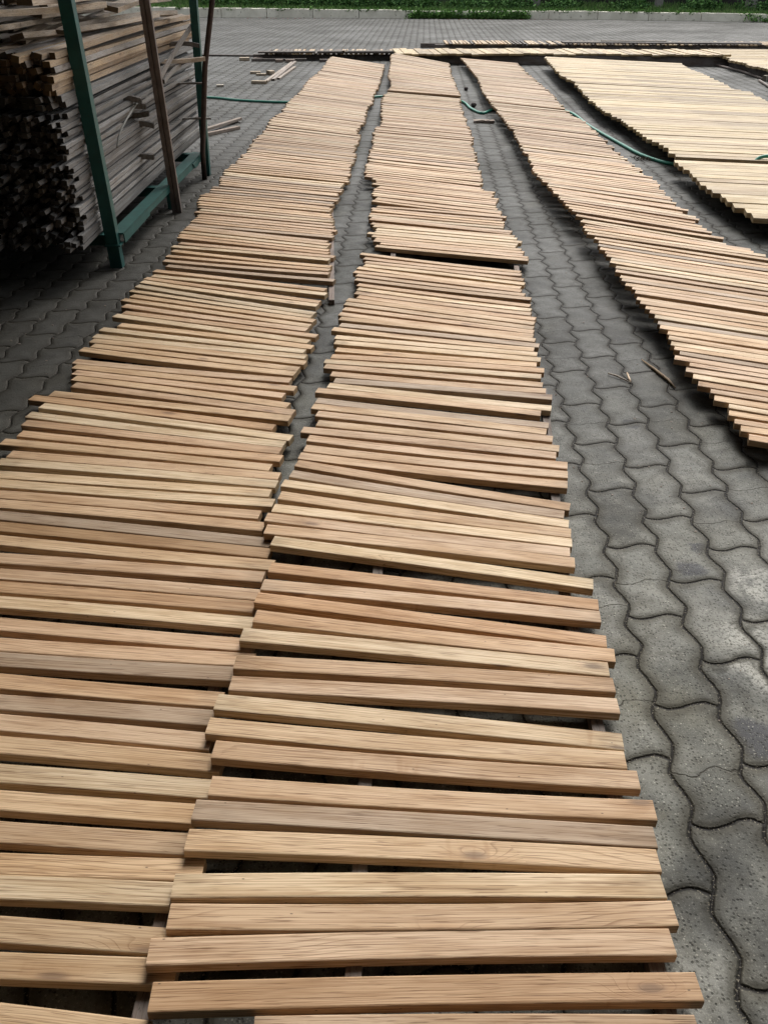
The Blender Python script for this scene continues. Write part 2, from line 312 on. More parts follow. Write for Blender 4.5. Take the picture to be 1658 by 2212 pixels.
class MB:
    """plain solids joined into one mesh"""
    def __init__(s): s.bm = bmesh.new()
    def box(s, p0, p1, rot=None, about=None, bevel=0.0):
        b = bmesh.new(); bmesh.ops.create_cube(b, size=1.0)
        for v in b.verts: v.co = Vector(((p0[i] + p1[i]) / 2 + v.co[i] * (p1[i] - p0[i])) for i in range(3))
        if bevel: bmesh.ops.bevel(b, geom=list(b.edges), offset=bevel, segments=2, affect='EDGES')
        s._add(b, rot, about); return s
    def _add(s, b, rot=None, about=None):
        if rot is not None:
            c = Vector(about or (0, 0, 0))
            for v in b.verts: v.co = rot @ (v.co - c) + c
        me = bpy.data.meshes.new('t'); b.to_mesh(me); s.bm.from_mesh(me); bpy.data.meshes.remove(me); b.free()
    def prism(s, lo, hi):
        """hexahedron from 4 bottom and 4 top points"""
        b = bmesh.new(); vs = [b.verts.new(p) for p in list(lo) + list(hi)]
        for f in ((3, 2, 1, 0), (4, 5, 6, 7), (0, 1, 5, 4), (1, 2, 6, 5), (2, 3, 7, 6), (3, 0, 4, 7)): b.faces.new([vs[i] for i in f])
        bmesh.ops.recalc_face_normals(b, faces=b.faces); s._add(b); return s
    def tube(s, pts, r, sides=10, cap=True):
        b = bmesh.new(); rings = []; pts = [Vector(p) for p in pts]
        for i, p in enumerate(pts):
            t = (pts[min(i + 1, len(pts) - 1)] - pts[max(i - 1, 0)]).normalized(); a = t.cross(Vector((0, 0, 1)))
            if a.length < .01: a = t.cross(Vector((0, 1, 0)))
            a.normalize(); c = t.cross(a)
            rr = r[i] if isinstance(r, (list, tuple)) else r
            rings.append([b.verts.new(p + (a * math.cos(2 * math.pi * k / sides) + c * math.sin(2 * math.pi * k / sides)) * rr) for k in range(sides)])
        for i in range(len(rings) - 1):
            for k in range(sides):
                f = b.faces.new((rings[i][k], rings[i][(k + 1) % sides], rings[i + 1][(k + 1) % sides], rings[i + 1][k])); f.smooth = True
        if cap: b.faces.new(rings[0][::-1]); b.faces.new(rings[-1])
        bmesh.ops.recalc_face_normals(b, faces=b.faces); s._add(b); return s
    def build(s, name, mat, parent=None, smooth=False):
        me = bpy.data.meshes.new(name); s.bm.to_mesh(me); s.bm.free(); me.materials.append(mat)
        if smooth: me.polygons.foreach_set('use_smooth', [True] * len(me.polygons))
        return link(name, me, parent)
def catmull(P, n=10):
    P = [Vector(p) for p in P]; P = [2 * P[0] - P[1]] + P + [2 * P[-1] - P[-2]]; out = []
    for i in range(1, len(P) - 2):
        for k in range(n):
            t = k / n; a, b, c, d = P[i - 1:i + 3]
            out.append(.5 * ((2 * b) + (c - a) * t + (2 * a - 5 * b + 4 * c - d) * t * t + (3 * b - a - 3 * c + d) * t ** 3))
    out.append(P[-2]); return out
def ordinal(i):
    s = 'th' if 10 <= i % 100 <= 20 else {1: 'st', 2: 'nd', 3: 'rd'}.get(i % 10, 'th'); return f'{i}{s}'
BLOCKER_Y = 2.0
R1 = """-914,517,35,-254,450,35,335 -910,549,35,-237,518,35,319 -914,598,35,-252,554,35,335 -935,639,35,-262,614,35,335 -896,676,35,-230,646,35,322 -918,739,35,-251,684,35,335
-921,792,35,-252,730,35,335 -904,826,35,-239,771,35,335 -893,880,35,-232,815,35,335 -913,928,35,-254,856,35,335 -916,962,35,-257,902,35,327 -918,1021,35,-252,940,35,335
-899,1059,35,-235,997,35,335 -874,1091,35,-214,1029,35,328 -887,1150,35,-219,1065,35,335 -886,1201,35,-227,1121,35,335 -892,1245,35,-231,1166,35,335 -882,1280,35,-223,1199,35,327
-890,1329,35,-225,1253,35,335 -871,1390,35,-210,1290,35,335 -881,1437,35,-221,1328,35,335 -878,1475,35,-223,1363,35,334 -900,1519,35,-243,1420,35,335 -916,1556,35,-258,1464,35,335
-893,1598,35,-234,1510,35,335 -902,1633,35,-246,1549,35,327 -893,1688,35,-235,1587,35,335 -880,1724,35,-233,1621,35,335 -920,1784,35,-257,1659,35,327 -892,1825,35,-236,1702,35,335
-902,1882,35,-242,1737,35,323 -908,1929,35,-236,1770,35,329 -891,1981,35,-221,1801,35,334 -935,2029,35,-270,1856,35,335 -890,2054,35,-235,1906,35,335 -847,2109,35,-228,1940,35,335
-860,2154,35,-245,1980,35,335 -872,2193,35,-264,2040,35,335 -885,2233,35,-237,2084,35,335 -896,2271,35,-256,2138,35,335 -903,2362,35,-246,2183,35,335 -878,2389,35,-239,2214,35,314
-893,2431,35,-223,2259,35,335 -895,2469,35,-225,2303,35,335 -890,2526,35,-232,2343,35,335 -841,2562,35,-210,2376,35,335 -879,2647,35,-224,2421,35,335 -857,2674,35,-203,2465,35,323
-874,2741,35,-237,2520,35,335 -892,2798,36,-230,2551,35,304 -870,2839,36,-219,2596,35,335 -884,2875,41,-232,2631,35,275 -867,2905,49,-223,2664,35,335 -872,2986,38,-219,2742,35,335
-867,3018,39,-214,2774,35,310 -852,3064,35,-197,2855,35,335 -858,3122,35,-202,2902,35,335 -825,3184,35,-177,3007,35,335 -852,3251,35,-201,3088,35,335 -854,3313,35,-201,3130,35,335
-847,3385,35,-197,3170,35,335 -861,3446,35,-209,3261,35,335 -840,3494,35,-191,3299,35,335 -862,3582,35,-214,3345,35,335 -866,3616,35,-218,3384,35,300 -868,3663,35,-225,3428,35,335
-860,3710,37,-216,3469,35,335 -858,3746,36,-230,3512,35,335 -855,3788,35,-209,3585,35,335 -859,3838,35,-214,3616,35,275 -852,3873,35,-221,3650,35,297 -848,3912,35,-201,3678,35,320
-848,3952,35,-214,3737,35,335 -871,4008,35,-221,3780,35,335 -857,4048,35,-221,3832,35,335 -876,4098,35,-225,3865,35,289 -882,4143,35,-233,3904,35,331 -894,4193,36,-240,3949,35,335
-900,4247,35,-245,4012,35,335 -902,4289,35,-239,4048,35,335 -907,4328,36,-254,4084,35,280 -894,4372,35,-235,4133,35,335 -871,4404,38,-240,4174,35,335 -875,4455,37,-221,4212,36,335
-875,4502,39,-215,4259,36,335 -846,4554,42,-223,4320,36,335 -850,4596,42,-229,4361,35,335 -863,4651,42,-209,4408,36,335 -863,4694,41,-204,4447,35,335 -873,4742,42,-218,4494,36,335
-859,4777,45,-212,4541,36,335 -871,4830,44,-206,4582,36,335 -876,4904,43,-180,4643,36,335 -864,4950,43,-186,4691,36,335 -860,4985,47,-192,4738,36,331 -862,5036,47,-178,4785,36,335
-834,5062,50,-178,4820,36,325 -840,5103,50,-186,4858,36,321 -840,5140,50,-182,4894,35,332 -839,5182,50,-183,4932,36,335 -818,5213,53,-183,4970,36,335 -835,5250,53,-193,5005,36,275
-837,5289,53,-184,5046,36,335 -818,5325,54,-183,5084,36,335 -815,5369,56,-170,5131,35,335 -809,5415,57,-167,5178,35,335 -826,5459,56,-176,5214,36,293 -818,5495,56,-162,5255,35,335
-812,5530,58,-173,5293,35,313 -826,5581,57,-162,5334,36,335 -820,5621,58,-166,5372,36,335 -820,5651,59,-165,5410,35,273 -812,5677,62,-187,5448,36,264 -829,5746,59,-177,5495,35,335
-813,5771,62,-177,5536,36,287 -803,5814,63,-168,5584,36,335 -815,5867,62,-177,5625,36,335 -805,5895,64,-184,5666,36,286 -792,5936,64,-168,5707,36,335 -789,5981,63,-157,5742,36,335
-792,6022,64,-160,5783,36,335 -803,6073,63,-164,5830,36,335 -785,6102,66,-162,5868,35,323 -794,6146,65,-154,5906,36,335 -792,6212,65,-152,5968,36,335 -802,6250,66,-153,6006,35,310
-789,6311,67,-154,6067,36,335 -803,6367,68,-179,6129,35,335 -805,6406,67,-173,6164,36,335 -799,6431,70,-181,6202,36,260 -792,6466,72,-188,6240,36,324 -807,6514,70,-169,6278,36,335
-790,6549,72,-181,6326,36,335 -798,6595,71,-161,6361,36,335 -774,6634,73,-163,6408,36,335 -788,6679,71,-165,6443,36,315 -771,6710,74,-162,6484,36,335 -765,6765,73,-140,6531,36,335
-754,6802,73,-147,6572,35,335 -743,6839,75,-130,6613,35,335 -751,6884,74,-132,6649,36,317 -765,6931,75,-142,6696,35,335 -758,6965,76,-133,6737,35,335 -746,6997,76,-137,6775,36,335
-758,7043,75,-131,6810,36,335 -745,7079,76,-141,6848,36,313 -756,7119,77,-146,6896,36,329 -758,7172,75,-128,6934,36,335 -757,7205,76,-127,6975,35,309 -767,7252,76,-139,7013,36,311
-745,7273,78,-139,7051,36,273 -760,7323,77,-142,7086,36,313 -754,7360,77,-126,7127,35,335 -748,7388,79,-142,7162,36,268 -746,7434,79,-134,7201,36,335 -751,7468,80,-131,7242,36,298
-747,7512,80,-129,7283,36,335 -733,7550,80,-121,7318,35,335 -738,7582,80,-128,7359,35,273 -737,7629,80,-129,7397,35,335 -731,7677,81,-111,7444,35,335 -733,7729,80,-108,7491,36,335
-706,7762,83,-93,7538,36,335 -721,7823,81,-84,7586,35,335 -722,7865,80,-90,7627,36,335 -714,7902,81,-91,7665,36,335 -714,7932,82,-97,7703,36,274 -700,7967,82,-98,7741,36,335
-715,8019,81,-81,7779,35,335 -696,8050,82,-81,7814,36,322 -709,8111,82,-90,7876,36,335 -709,8152,84,-90,7917,36,335 -704,8183,84,-92,7952,36,300 -698,8219,84,-98,7990,35,329
-700,8258,84,-82,8028,35,335 -709,8302,84,-90,8067,36,322 -710,8342,84,-90,8108,36,335 -717,8390,83,-87,8149,36,335 -704,8411,86,-89,8184,36,260 -700,8454,85,-75,8219,36,335
-710,8496,85,-69,8254,35,335 -698,8520,85,-77,8292,36,262 -710,8598,84,-70,8354,36,335 -704,8634,86,-73,8392,36,335 -704,8659,86,-69,8427,35,260 -701,8697,87,-69,8463,36,326
-703,8755,84,-48,8504,36,335 -706,8797,85,-47,8545,36,335 -687,8825,86,-65,8592,36,326 -702,8875,87,-54,8630,36,335 -699,8909,87,-44,8668,36,323 -679,8939,87,-51,8706,36,325
-681,8977,87,-61,8741,35,288 -684,9018,87,-48,8779,36,335 -671,9049,89,-55,8818,36,327 -674,9095,88,-49,8856,36,335 -669,9127,89,-37,8894,36,311 -652,9159,89,-53,8935,36,321
-670,9205,89,-31,8970,36,335 -650,9234,90,-43,9008,35,309 -643,9279,90,-29,9049,35,335 -647,9321,90,-27,9087,36,335 -656,9356,90,-42,9126,36,287 -642,9399,90,-23,9164,36,335
-655,9435,90,-43,9202,36,279 -647,9465,91,-31,9240,35,300 -653,9502,91,-41,9278,35,316 -629,9565,91,-26,9340,36,335 -640,9602,92,-27,9378,36,300 -632,9644,92,-33,9425,36,335
-630,9693,92,-34,9466,35,335 -627,9745,91,-17,9513,35,335 -624,9785,92,-17,9560,36,335 -634,9832,92,-14,9601,36,335 -636,9878,93,-17,9648,36,335 -622,9940,93,-8,9710,36,335
-635,9983,92,-17,9751,36,335 -637,10017,93,-12,9789,36,310 -630,10058,93,-15,9827,36,335 -622,10123,93,-9,9889,35,335 -618,10164,93,-13,9936,35,335 -625,10204,93,-18,9971,36,307
-628,10243,94,-5,10009,36,335 -629,10281,93,-8,10050,35,335 -619,10323,94,-12,10097,36,335 -628,10362,94,0,10132,36,326 -633,10404,93,-6,10168,36,302 -623,10443,95,5,10215,36,335
-623,10491,94,-12,10262,36,335 -630,10532,95,-12,10297,36,325 -623,10599,95,10,10359,36,335 -618,10641,95,7,10406,36,335 -626,10689,94,7,10447,36,335 -629,10725,96,-10,10494,35,320
-614,10762,96,6,10535,35,335 -609,10813,96,10,10582,36,335 -613,10840,97,-2,10618,36,260 -615,10897,96,11,10665,36,335 -596,10937,96,13,10712,36,335 -598,10976,96,-2,10753,36,324"""
R2 = """-139,446,53,340,455,37,335 -257,482,53,355,501,37,335 -271,532,53,340,553,37,335 -257,575,53,353,588,37,334 -260,614,53,349,623,37,335 -255,678,53,354,659,37,335
-254,724,53,359,693,37,335 -239,763,53,370,735,37,335 -245,827,53,361,785,37,335 -261,871,53,351,820,37,335 -256,919,53,356,854,37,335 -241,958,53,365,925,37,335
-241,1006,53,369,970,37,335 -239,1073,53,369,1005,37,335 -222,1120,53,387,1038,37,335 -226,1169,53,381,1071,37,313 -220,1208,53,384,1136,37,335 -212,1259,53,388,1168,37,317
-216,1346,53,392,1228,37,335 -235,1386,53,370,1295,37,335 -239,1429,53,367,1328,37,319 -228,1463,53,377,1359,37,313 -219,1513,53,382,1394,37,335 -218,1565,51,384,1426,37,313
-203,1607,50,381,1461,37,324 -195,1657,48,399,1490,37,319 -193,1695,47,409,1581,37,335 -184,1734,45,418,1625,37,335 -180,1787,43,425,1666,37,335 -198,1832,42,407,1713,37,335
-163,1873,40,420,1745,37,333 -168,1926,39,413,1793,37,335 -182,1972,37,404,1830,37,335 -174,2007,37,415,1863,37,333 -178,2070,37,406,1931,37,335 -148,2101,37,438,1960,37,335
-134,2133,37,450,2025,37,335 -145,2178,37,440,2065,37,335 -166,2232,37,438,2103,37,335 -169,2267,37,442,2158,37,325 -151,2304,37,457,2201,37,335 -140,2354,37,442,2241,37,335
-146,2413,37,460,2277,37,335 -146,2453,37,456,2317,37,335 -157,2521,37,453,2353,37,335 -135,2557,37,473,2383,37,333 -138,2614,37,468,2426,37,335 -141,2657,37,467,2461,37,330
-129,2705,37,474,2494,37,324 -126,2753,38,479,2527,37,323 -120,2795,37,488,2569,37,335 -84,2825,37,498,2609,37,335 -94,2867,37,489,2652,37,335 -87,2907,37,495,2689,37,335
-88,2950,38,498,2731,37,335 -98,3015,37,511,2800,37,335 -95,3063,37,496,2842,37,335 -105,3104,37,489,2882,37,335 -92,3137,42,492,2919,37,335 -69,3178,39,512,2960,37,335
-67,3222,37,515,3007,37,335 -72,3274,37,514,3065,37,335 -86,3324,40,516,3098,37,315 -28,3444,37,567,3252,37,335 -10,3476,37,569,3279,37,260 -37,3520,37,554,3315,37,285
-29,3554,37,564,3352,37,335 -44,3594,37,558,3390,37,322 -63,3640,37,542,3432,37,333 -30,3664,37,553,3462,37,316 -27,3703,37,575,3499,37,335 -40,3755,37,562,3549,37,335
-50,3797,37,557,3587,37,335 -60,3846,42,543,3620,37,260 -50,3884,40,555,3658,37,335 -62,3935,37,528,3727,37,335 -59,3969,37,534,3762,37,326 -50,4022,37,540,3804,37,335
-52,4064,37,536,3848,37,335 -27,4093,37,559,3891,37,335 -50,4152,49,538,3932,37,312 -38,4178,52,546,3959,37,276 -29,4210,51,549,3994,37,325 -47,4259,51,537,4041,37,335
-52,4303,52,534,4084,37,335 -45,4349,51,539,4130,37,335 -42,4390,51,546,4169,37,335 -30,4415,53,553,4196,37,269 -19,4455,51,564,4237,37,335 -52,4509,52,536,4290,37,335
-36,4533,54,549,4314,37,269 -37,4561,57,546,4343,37,260 -53,4613,58,562,4383,37,335 -93,4668,58,511,4442,37,335 -86,4700,60,502,4483,37,314 -98,4775,57,505,4545,37,335
-93,4805,59,521,4580,37,290 -93,4868,58,522,4642,38,335 -91,4906,57,530,4680,38,335 -96,4949,58,524,4721,38,335 -94,4992,57,530,4759,38,335 -81,5022,57,531,4794,38,312
-75,5084,58,533,4856,38,335 -85,5128,57,543,4897,37,335 -69,5157,58,526,4932,38,265 -87,5198,57,531,4967,38,312 -80,5236,56,529,5002,38,316 -81,5277,58,543,5050,38,335
-72,5319,58,552,5091,38,335 -77,5357,57,540,5126,38,284 -81,5412,58,535,5187,37,335 -59,5452,58,552,5228,37,335 -68,5501,56,544,5269,38,335 -65,5536,57,558,5307,38,334
-59,5578,58,551,5355,38,335 -57,5621,59,549,5396,38,335 -65,5671,57,569,5434,37,335 -63,5706,56,555,5472,38,303 -71,5760,55,558,5519,38,335 -56,5790,58,562,5560,38,335
-64,5837,57,557,5601,37,335 -65,5878,57,555,5642,38,335 -52,5919,58,555,5689,38,335 -52,5957,58,563,5730,38,335 -66,6012,54,578,5768,38,335 -71,6048,56,567,5809,38,305
-56,6097,56,585,5856,38,335 -51,6130,55,586,5892,37,316 -51,6158,58,583,5927,38,260 -55,6203,56,599,5962,37,335 -54,6234,56,587,5997,38,283 -46,6271,56,582,6036,38,333
-17,6324,57,590,6097,38,335 -17,6363,57,598,6132,37,335 -11,6391,58,586,6170,38,277 -8,6436,57,602,6206,38,335 -1,6474,57,605,6241,38,333 -17,6514,57,595,6282,37,316
-3,6547,58,587,6323,38,335 -3,6580,59,605,6358,38,301 -11,6630,58,602,6405,38,335 -3,6669,58,590,6453,38,335 -12,6725,58,596,6500,38,335 1,6755,59,596,6535,38,319
-18,6805,57,600,6576,37,335 -9,6844,59,594,6623,38,335 -20,6894,56,601,6658,38,335 -14,6928,57,612,6697,37,327 -5,6958,58,617,6732,38,307 -2,7007,58,615,6779,38,335
-19,7065,56,611,6826,38,335 -11,7097,56,600,6864,38,311 -4,7136,57,605,6905,38,335 -13,7179,57,604,6943,38,335 -9,7214,57,605,6990,38,335 -7,7263,57,613,7029,38,335
-19,7308,57,621,7070,37,335 -1,7362,56,625,7131,38,335 -15,7409,56,619,7178,37,335 -16,7456,56,610,7216,37,321 0,7501,57,626,7264,38,335 -21,7539,56,622,7302,38,264
-3,7584,56,611,7349,37,335 -17,7629,55,630,7384,38,335 0,7647,58,617,7419,37,260 0,7706,56,630,7466,38,335 -13,7744,57,620,7514,38,302 3,7795,55,631,7555,37,335
8,7824,57,624,7596,37,277 14,7890,57,632,7657,38,335 1,7938,56,649,7698,38,335 6,7963,57,632,7733,38,260 24,8010,55,647,7772,37,335 34,8036,58,655,7810,38,266
36,8080,58,651,7851,38,335 48,8125,58,643,7898,38,335 41,8166,57,663,7936,38,335 50,8206,59,662,7977,38,335 43,8246,60,659,8018,38,335 60,8281,62,658,8059,38,335
57,8329,62,676,8097,38,335 56,8356,63,660,8132,37,260 67,8400,65,667,8179,37,335 70,8454,66,680,8220,37,335 73,8489,68,673,8268,38,335 76,8533,68,679,8306,37,335
69,8583,70,682,8353,38,335 70,8615,71,673,8388,37,288 78,8652,72,668,8429,37,335 66,8688,73,669,8464,37,292 73,8723,73,678,8500,38,335 76,8758,75,671,8535,37,302
68,8792,76,676,8570,38,275 76,8830,77,683,8605,38,335 63,8872,77,670,8644,38,306 73,8898,78,672,8679,38,268 54,8952,77,673,8717,38,335 67,8986,81,671,8764,37,335
53,9045,79,688,8805,38,335 48,9087,81,682,8846,38,335 58,9125,83,694,8887,37,335 44,9165,82,683,8925,37,309 65,9200,84,693,8961,38,335 48,9258,85,695,9022,37,335
52,9297,86,680,9060,37,302 67,9332,88,694,9098,38,335 56,9377,87,684,9136,38,313 51,9409,88,689,9172,38,275 66,9447,89,691,9210,38,335 68,9480,90,693,9251,38,301
70,9515,92,686,9289,38,327 56,9561,92,686,9327,37,335 60,9612,92,708,9368,38,335 70,9649,94,706,9415,37,335 70,9687,95,701,9450,38,305 68,9729,96,691,9491,38,335
71,9759,97,687,9530,37,285 65,9803,98,701,9571,38,335 74,9853,97,688,9618,37,335 68,9892,98,695,9653,37,335 73,9930,99,705,9694,37,335 70,9966,101,702,9735,37,322
70,10007,102,694,9773,38,324 81,10051,102,700,9814,37,335 79,10090,104,702,9861,38,335 84,10144,103,712,9908,38,335 83,10178,104,712,9947,38,315 88,10221,104,709,9988,37,335
78,10260,106,727,10023,38,320 81,10303,105,713,10061,38,302 91,10333,108,717,10102,38,306 78,10380,108,719,10140,38,335 78,10418,108,711,10175,38,297 86,10462,108,736,10216,37,335
82,10494,108,730,10254,38,274 85,10530,109,733,10290,37,331 82,10573,110,737,10331,37,335 94,10606,111,734,10366,38,314 79,10654,111,730,10407,37,335 96,10683,114,724,10454,38,323
78,10735,113,725,10492,38,335 94,10768,114,735,10528,38,335 79,10804,114,734,10563,37,279 90,10860,114,751,10610,37,335 87,10913,115,735,10671,37,335 93,10951,116,756,10710,38,335
98,10983,118,739,10748,38,292 123,11024,118,745,10789,38,335 124,11063,119,758,10830,38,335 130,11112,120,756,10877,37,335"""
R3 = """883,1778,51,1466,1560,50,335 880,1824,50,1485,1600,50,335 877,1859,50,1482,1633,50,289 878,1904,53,1482,1678,50,335 885,1928,58,1470,1709,50,260 867,1983,56,1469,1758,50,335
866,2013,60,1458,1792,50,269 853,2072,56,1478,1839,50,335 850,2110,60,1462,1881,50,333 844,2154,60,1465,1922,50,335 860,2177,64,1460,1953,50,263 836,2236,62,1462,2002,50,335
857,2259,64,1474,2028,50,276 850,2290,66,1460,2062,50,266 854,2335,64,1485,2099,50,335 857,2372,68,1472,2142,50,335 865,2410,68,1489,2177,50,335 855,2459,68,1486,2223,50,335
858,2493,68,1491,2256,50,317 861,2541,71,1484,2309,50,335 855,2580,72,1482,2346,50,334 851,2616,73,1478,2382,50,316 845,2659,76,1455,2431,50,335 843,2696,76,1462,2465,50,332
853,2758,77,1473,2526,50,335 849,2787,79,1457,2560,50,260 841,2843,75,1486,2602,50,335 836,2878,79,1459,2645,50,302 839,2913,79,1468,2678,50,331 837,2976,81,1460,2743,50,335
848,3020,80,1485,2782,50,335 840,3077,83,1461,2845,50,335 852,3115,81,1489,2876,50,335 844,3154,84,1461,2923,50,331 847,3193,84,1475,2958,50,335 838,3241,85,1465,3006,50,335
842,3290,84,1486,3050,50,335 851,3327,87,1472,3095,50,335 845,3375,87,1469,3142,50,335 833,3457,85,1487,3212,50,335 833,3510,85,1493,3263,50,335 834,3545,87,1463,3310,50,324
847,3575,88,1464,3344,50,315 832,3598,95,1372,3396,50,260 844,3622,94,1392,3418,50,264 839,3724,91,1413,3509,50,335 836,3803,92,1393,3595,50,335 831,3851,92,1386,3643,50,335
825,3902,92,1383,3694,50,335 828,3965,92,1374,3761,50,335 821,4016,89,1403,3798,50,335 821,4060,89,1402,3843,50,335 827,4090,91,1370,3887,50,297 811,4137,90,1368,3928,50,335
818,4186,87,1406,3966,50,335 819,4228,89,1384,4017,50,335 809,4264,89,1370,4054,50,294 813,4322,87,1392,4105,50,335 821,4351,89,1377,4143,50,293 802,4406,86,1396,4184,50,335
805,4447,86,1398,4225,50,335 804,4494,86,1386,4276,50,335 796,4540,84,1400,4314,50,335 805,4583,84,1405,4358,50,335 796,4632,85,1393,4409,50,335 795,4682,83,1405,4454,50,335
797,4725,82,1422,4491,50,335 808,4765,83,1422,4536,50,335 817,4801,83,1427,4573,50,335 808,4852,83,1418,4624,50,335 822,4903,82,1433,4675,50,335 819,4932,84,1404,4713,50,260
816,4977,84,1405,4757,50,335 821,5023,84,1396,4808,50,335 830,5072,83,1425,4849,50,335 834,5115,83,1426,4894,50,335 820,5174,84,1392,4960,50,335 817,5223,82,1420,4998,50,335
827,5269,83,1415,5049,50,335 833,5306,83,1410,5090,50,335 820,5342,83,1394,5128,50,291 837,5387,83,1421,5169,50,335 829,5454,82,1413,5235,50,335 833,5483,84,1393,5273,50,273
836,5524,84,1397,5314,50,335 840,5574,82,1424,5355,50,335 837,5610,83,1400,5400,50,321 843,5648,84,1395,5441,50,335 835,5697,83,1402,5485,50,335 847,5747,82,1428,5530,50,335
843,5799,81,1427,5581,50,335 850,5831,83,1401,5625,50,315 852,5876,83,1406,5669,50,335 854,5922,82,1411,5714,50,335 865,5972,81,1438,5758,50,335 863,6018,82,1424,5809,50,335
846,6064,81,1428,5846,50,335 860,6098,82,1422,5888,50,335 844,6143,81,1410,5932,50,335 855,6211,81,1424,5998,50,335 845,6262,80,1439,6040,50,335 855,6298,81,1427,6084,50,335
864,6337,80,1442,6122,50,335 850,6382,79,1447,6159,50,335 856,6414,81,1420,6204,50,311 851,6460,80,1437,6241,50,335 861,6500,80,1436,6286,50,335 851,6551,79,1443,6330,50,335
851,6596,79,1444,6374,50,335 866,6630,80,1441,6415,50,335 849,6704,78,1444,6482,50,335 855,6746,78,1453,6523,50,335 851,6784,78,1447,6561,50,325 848,6835,78,1444,6612,50,335
863,6895,79,1441,6678,50,335 860,6935,79,1427,6723,50,335 856,6975,80,1413,6767,50,335 856,7021,80,1398,6818,50,335 852,7070,79,1418,6859,50,335 845,7137,79,1413,6924,50,335
860,7161,81,1394,6961,50,262 845,7244,78,1429,7025,50,335 853,7273,80,1419,7062,50,294 855,7336,80,1416,7126,50,335 848,7383,79,1419,7169,50,335 853,7433,79,1426,7219,50,335
857,7464,80,1415,7255,50,293 853,7504,80,1411,7295,50,335 843,7550,80,1420,7335,50,335 850,7594,79,1445,7372,50,335 847,7619,80,1411,7408,50,260 861,7656,81,1418,7448,50,335
858,7701,80,1438,7484,50,335 851,7768,80,1437,7549,50,335 866,7807,80,1442,7592,50,335 854,7847,80,1437,7628,50,316 855,7886,80,1428,7671,50,335 848,7939,80,1432,7721,50,335
855,7987,79,1460,7761,50,335 858,8030,80,1447,7810,50,335 860,8073,79,1467,7846,50,335 864,8112,80,1458,7889,50,335 862,8150,80,1459,7926,50,335 863,8190,79,1472,7962,50,335
864,8237,80,1466,8012,50,335 877,8271,80,1471,8048,50,335 886,8305,81,1456,8091,50,335 880,8352,80,1469,8131,50,335 873,8389,81,1458,8171,50,321 888,8420,81,1457,8208,50,331
880,8469,80,1481,8244,50,335 887,8503,82,1448,8293,50,335 891,8559,80,1486,8336,50,335 897,8591,82,1463,8379,50,313 901,8633,82,1463,8422,50,335 882,8679,81,1471,8459,50,335
899,8719,81,1481,8502,50,335 895,8750,82,1452,8542,50,264 897,8800,81,1472,8585,50,335 902,8848,82,1476,8634,50,335 903,8896,81,1489,8677,50,335 908,8930,83,1454,8726,50,333
907,8995,81,1491,8776,50,335 909,9035,82,1470,8825,50,335 898,9083,82,1481,8865,50,335 908,9121,82,1484,8905,50,335 909,9178,83,1467,8969,50,335 897,9215,83,1456,9006,50,294
907,9274,82,1492,9055,50,335 910,9302,83,1471,9092,50,263 901,9376,82,1489,9156,50,335 912,9410,82,1493,9193,50,335 905,9441,83,1471,9229,50,260 900,9486,82,1490,9266,50,335
913,9517,82,1487,9302,50,325 907,9554,83,1465,9345,50,317 905,9603,82,1488,9385,50,335 904,9648,83,1477,9434,50,335 899,9709,82,1501,9484,50,335 909,9732,83,1466,9524,50,260
910,9772,83,1467,9564,50,335 897,9831,82,1481,9613,50,335 912,9872,83,1473,9663,50,335 913,9919,82,1502,9699,50,335 909,9949,83,1479,9736,50,260 910,9994,82,1505,9772,50,335
907,10027,83,1474,9815,50,284 895,10083,83,1482,9864,50,335 902,10130,82,1497,9907,50,335 904,10187,83,1478,9972,50,335 908,10230,83,1502,10008,50,335 915,10264,83,1500,10045,50,328
909,10307,82,1514,10081,50,335 898,10345,83,1489,10124,50,307 912,10391,83,1512,10167,50,335 911,10431,83,1512,10207,50,335 905,10484,82,1514,10256,50,335 899,10517,83,1488,10296,50,278
906,10566,82,1513,10339,50,335 902,10613,82,1520,10382,50,335 903,10653,82,1512,10425,50,335 903,10684,83,1489,10465,50,285 907,10725,83,1504,10502,50,335 903,10773,82,1522,10542,50,335
896,10840,82,1523,10606,50,335 904,10868,83,1499,10646,50,283 910,10906,83,1510,10682,50,335 895,10963,82,1532,10725,50,335"""
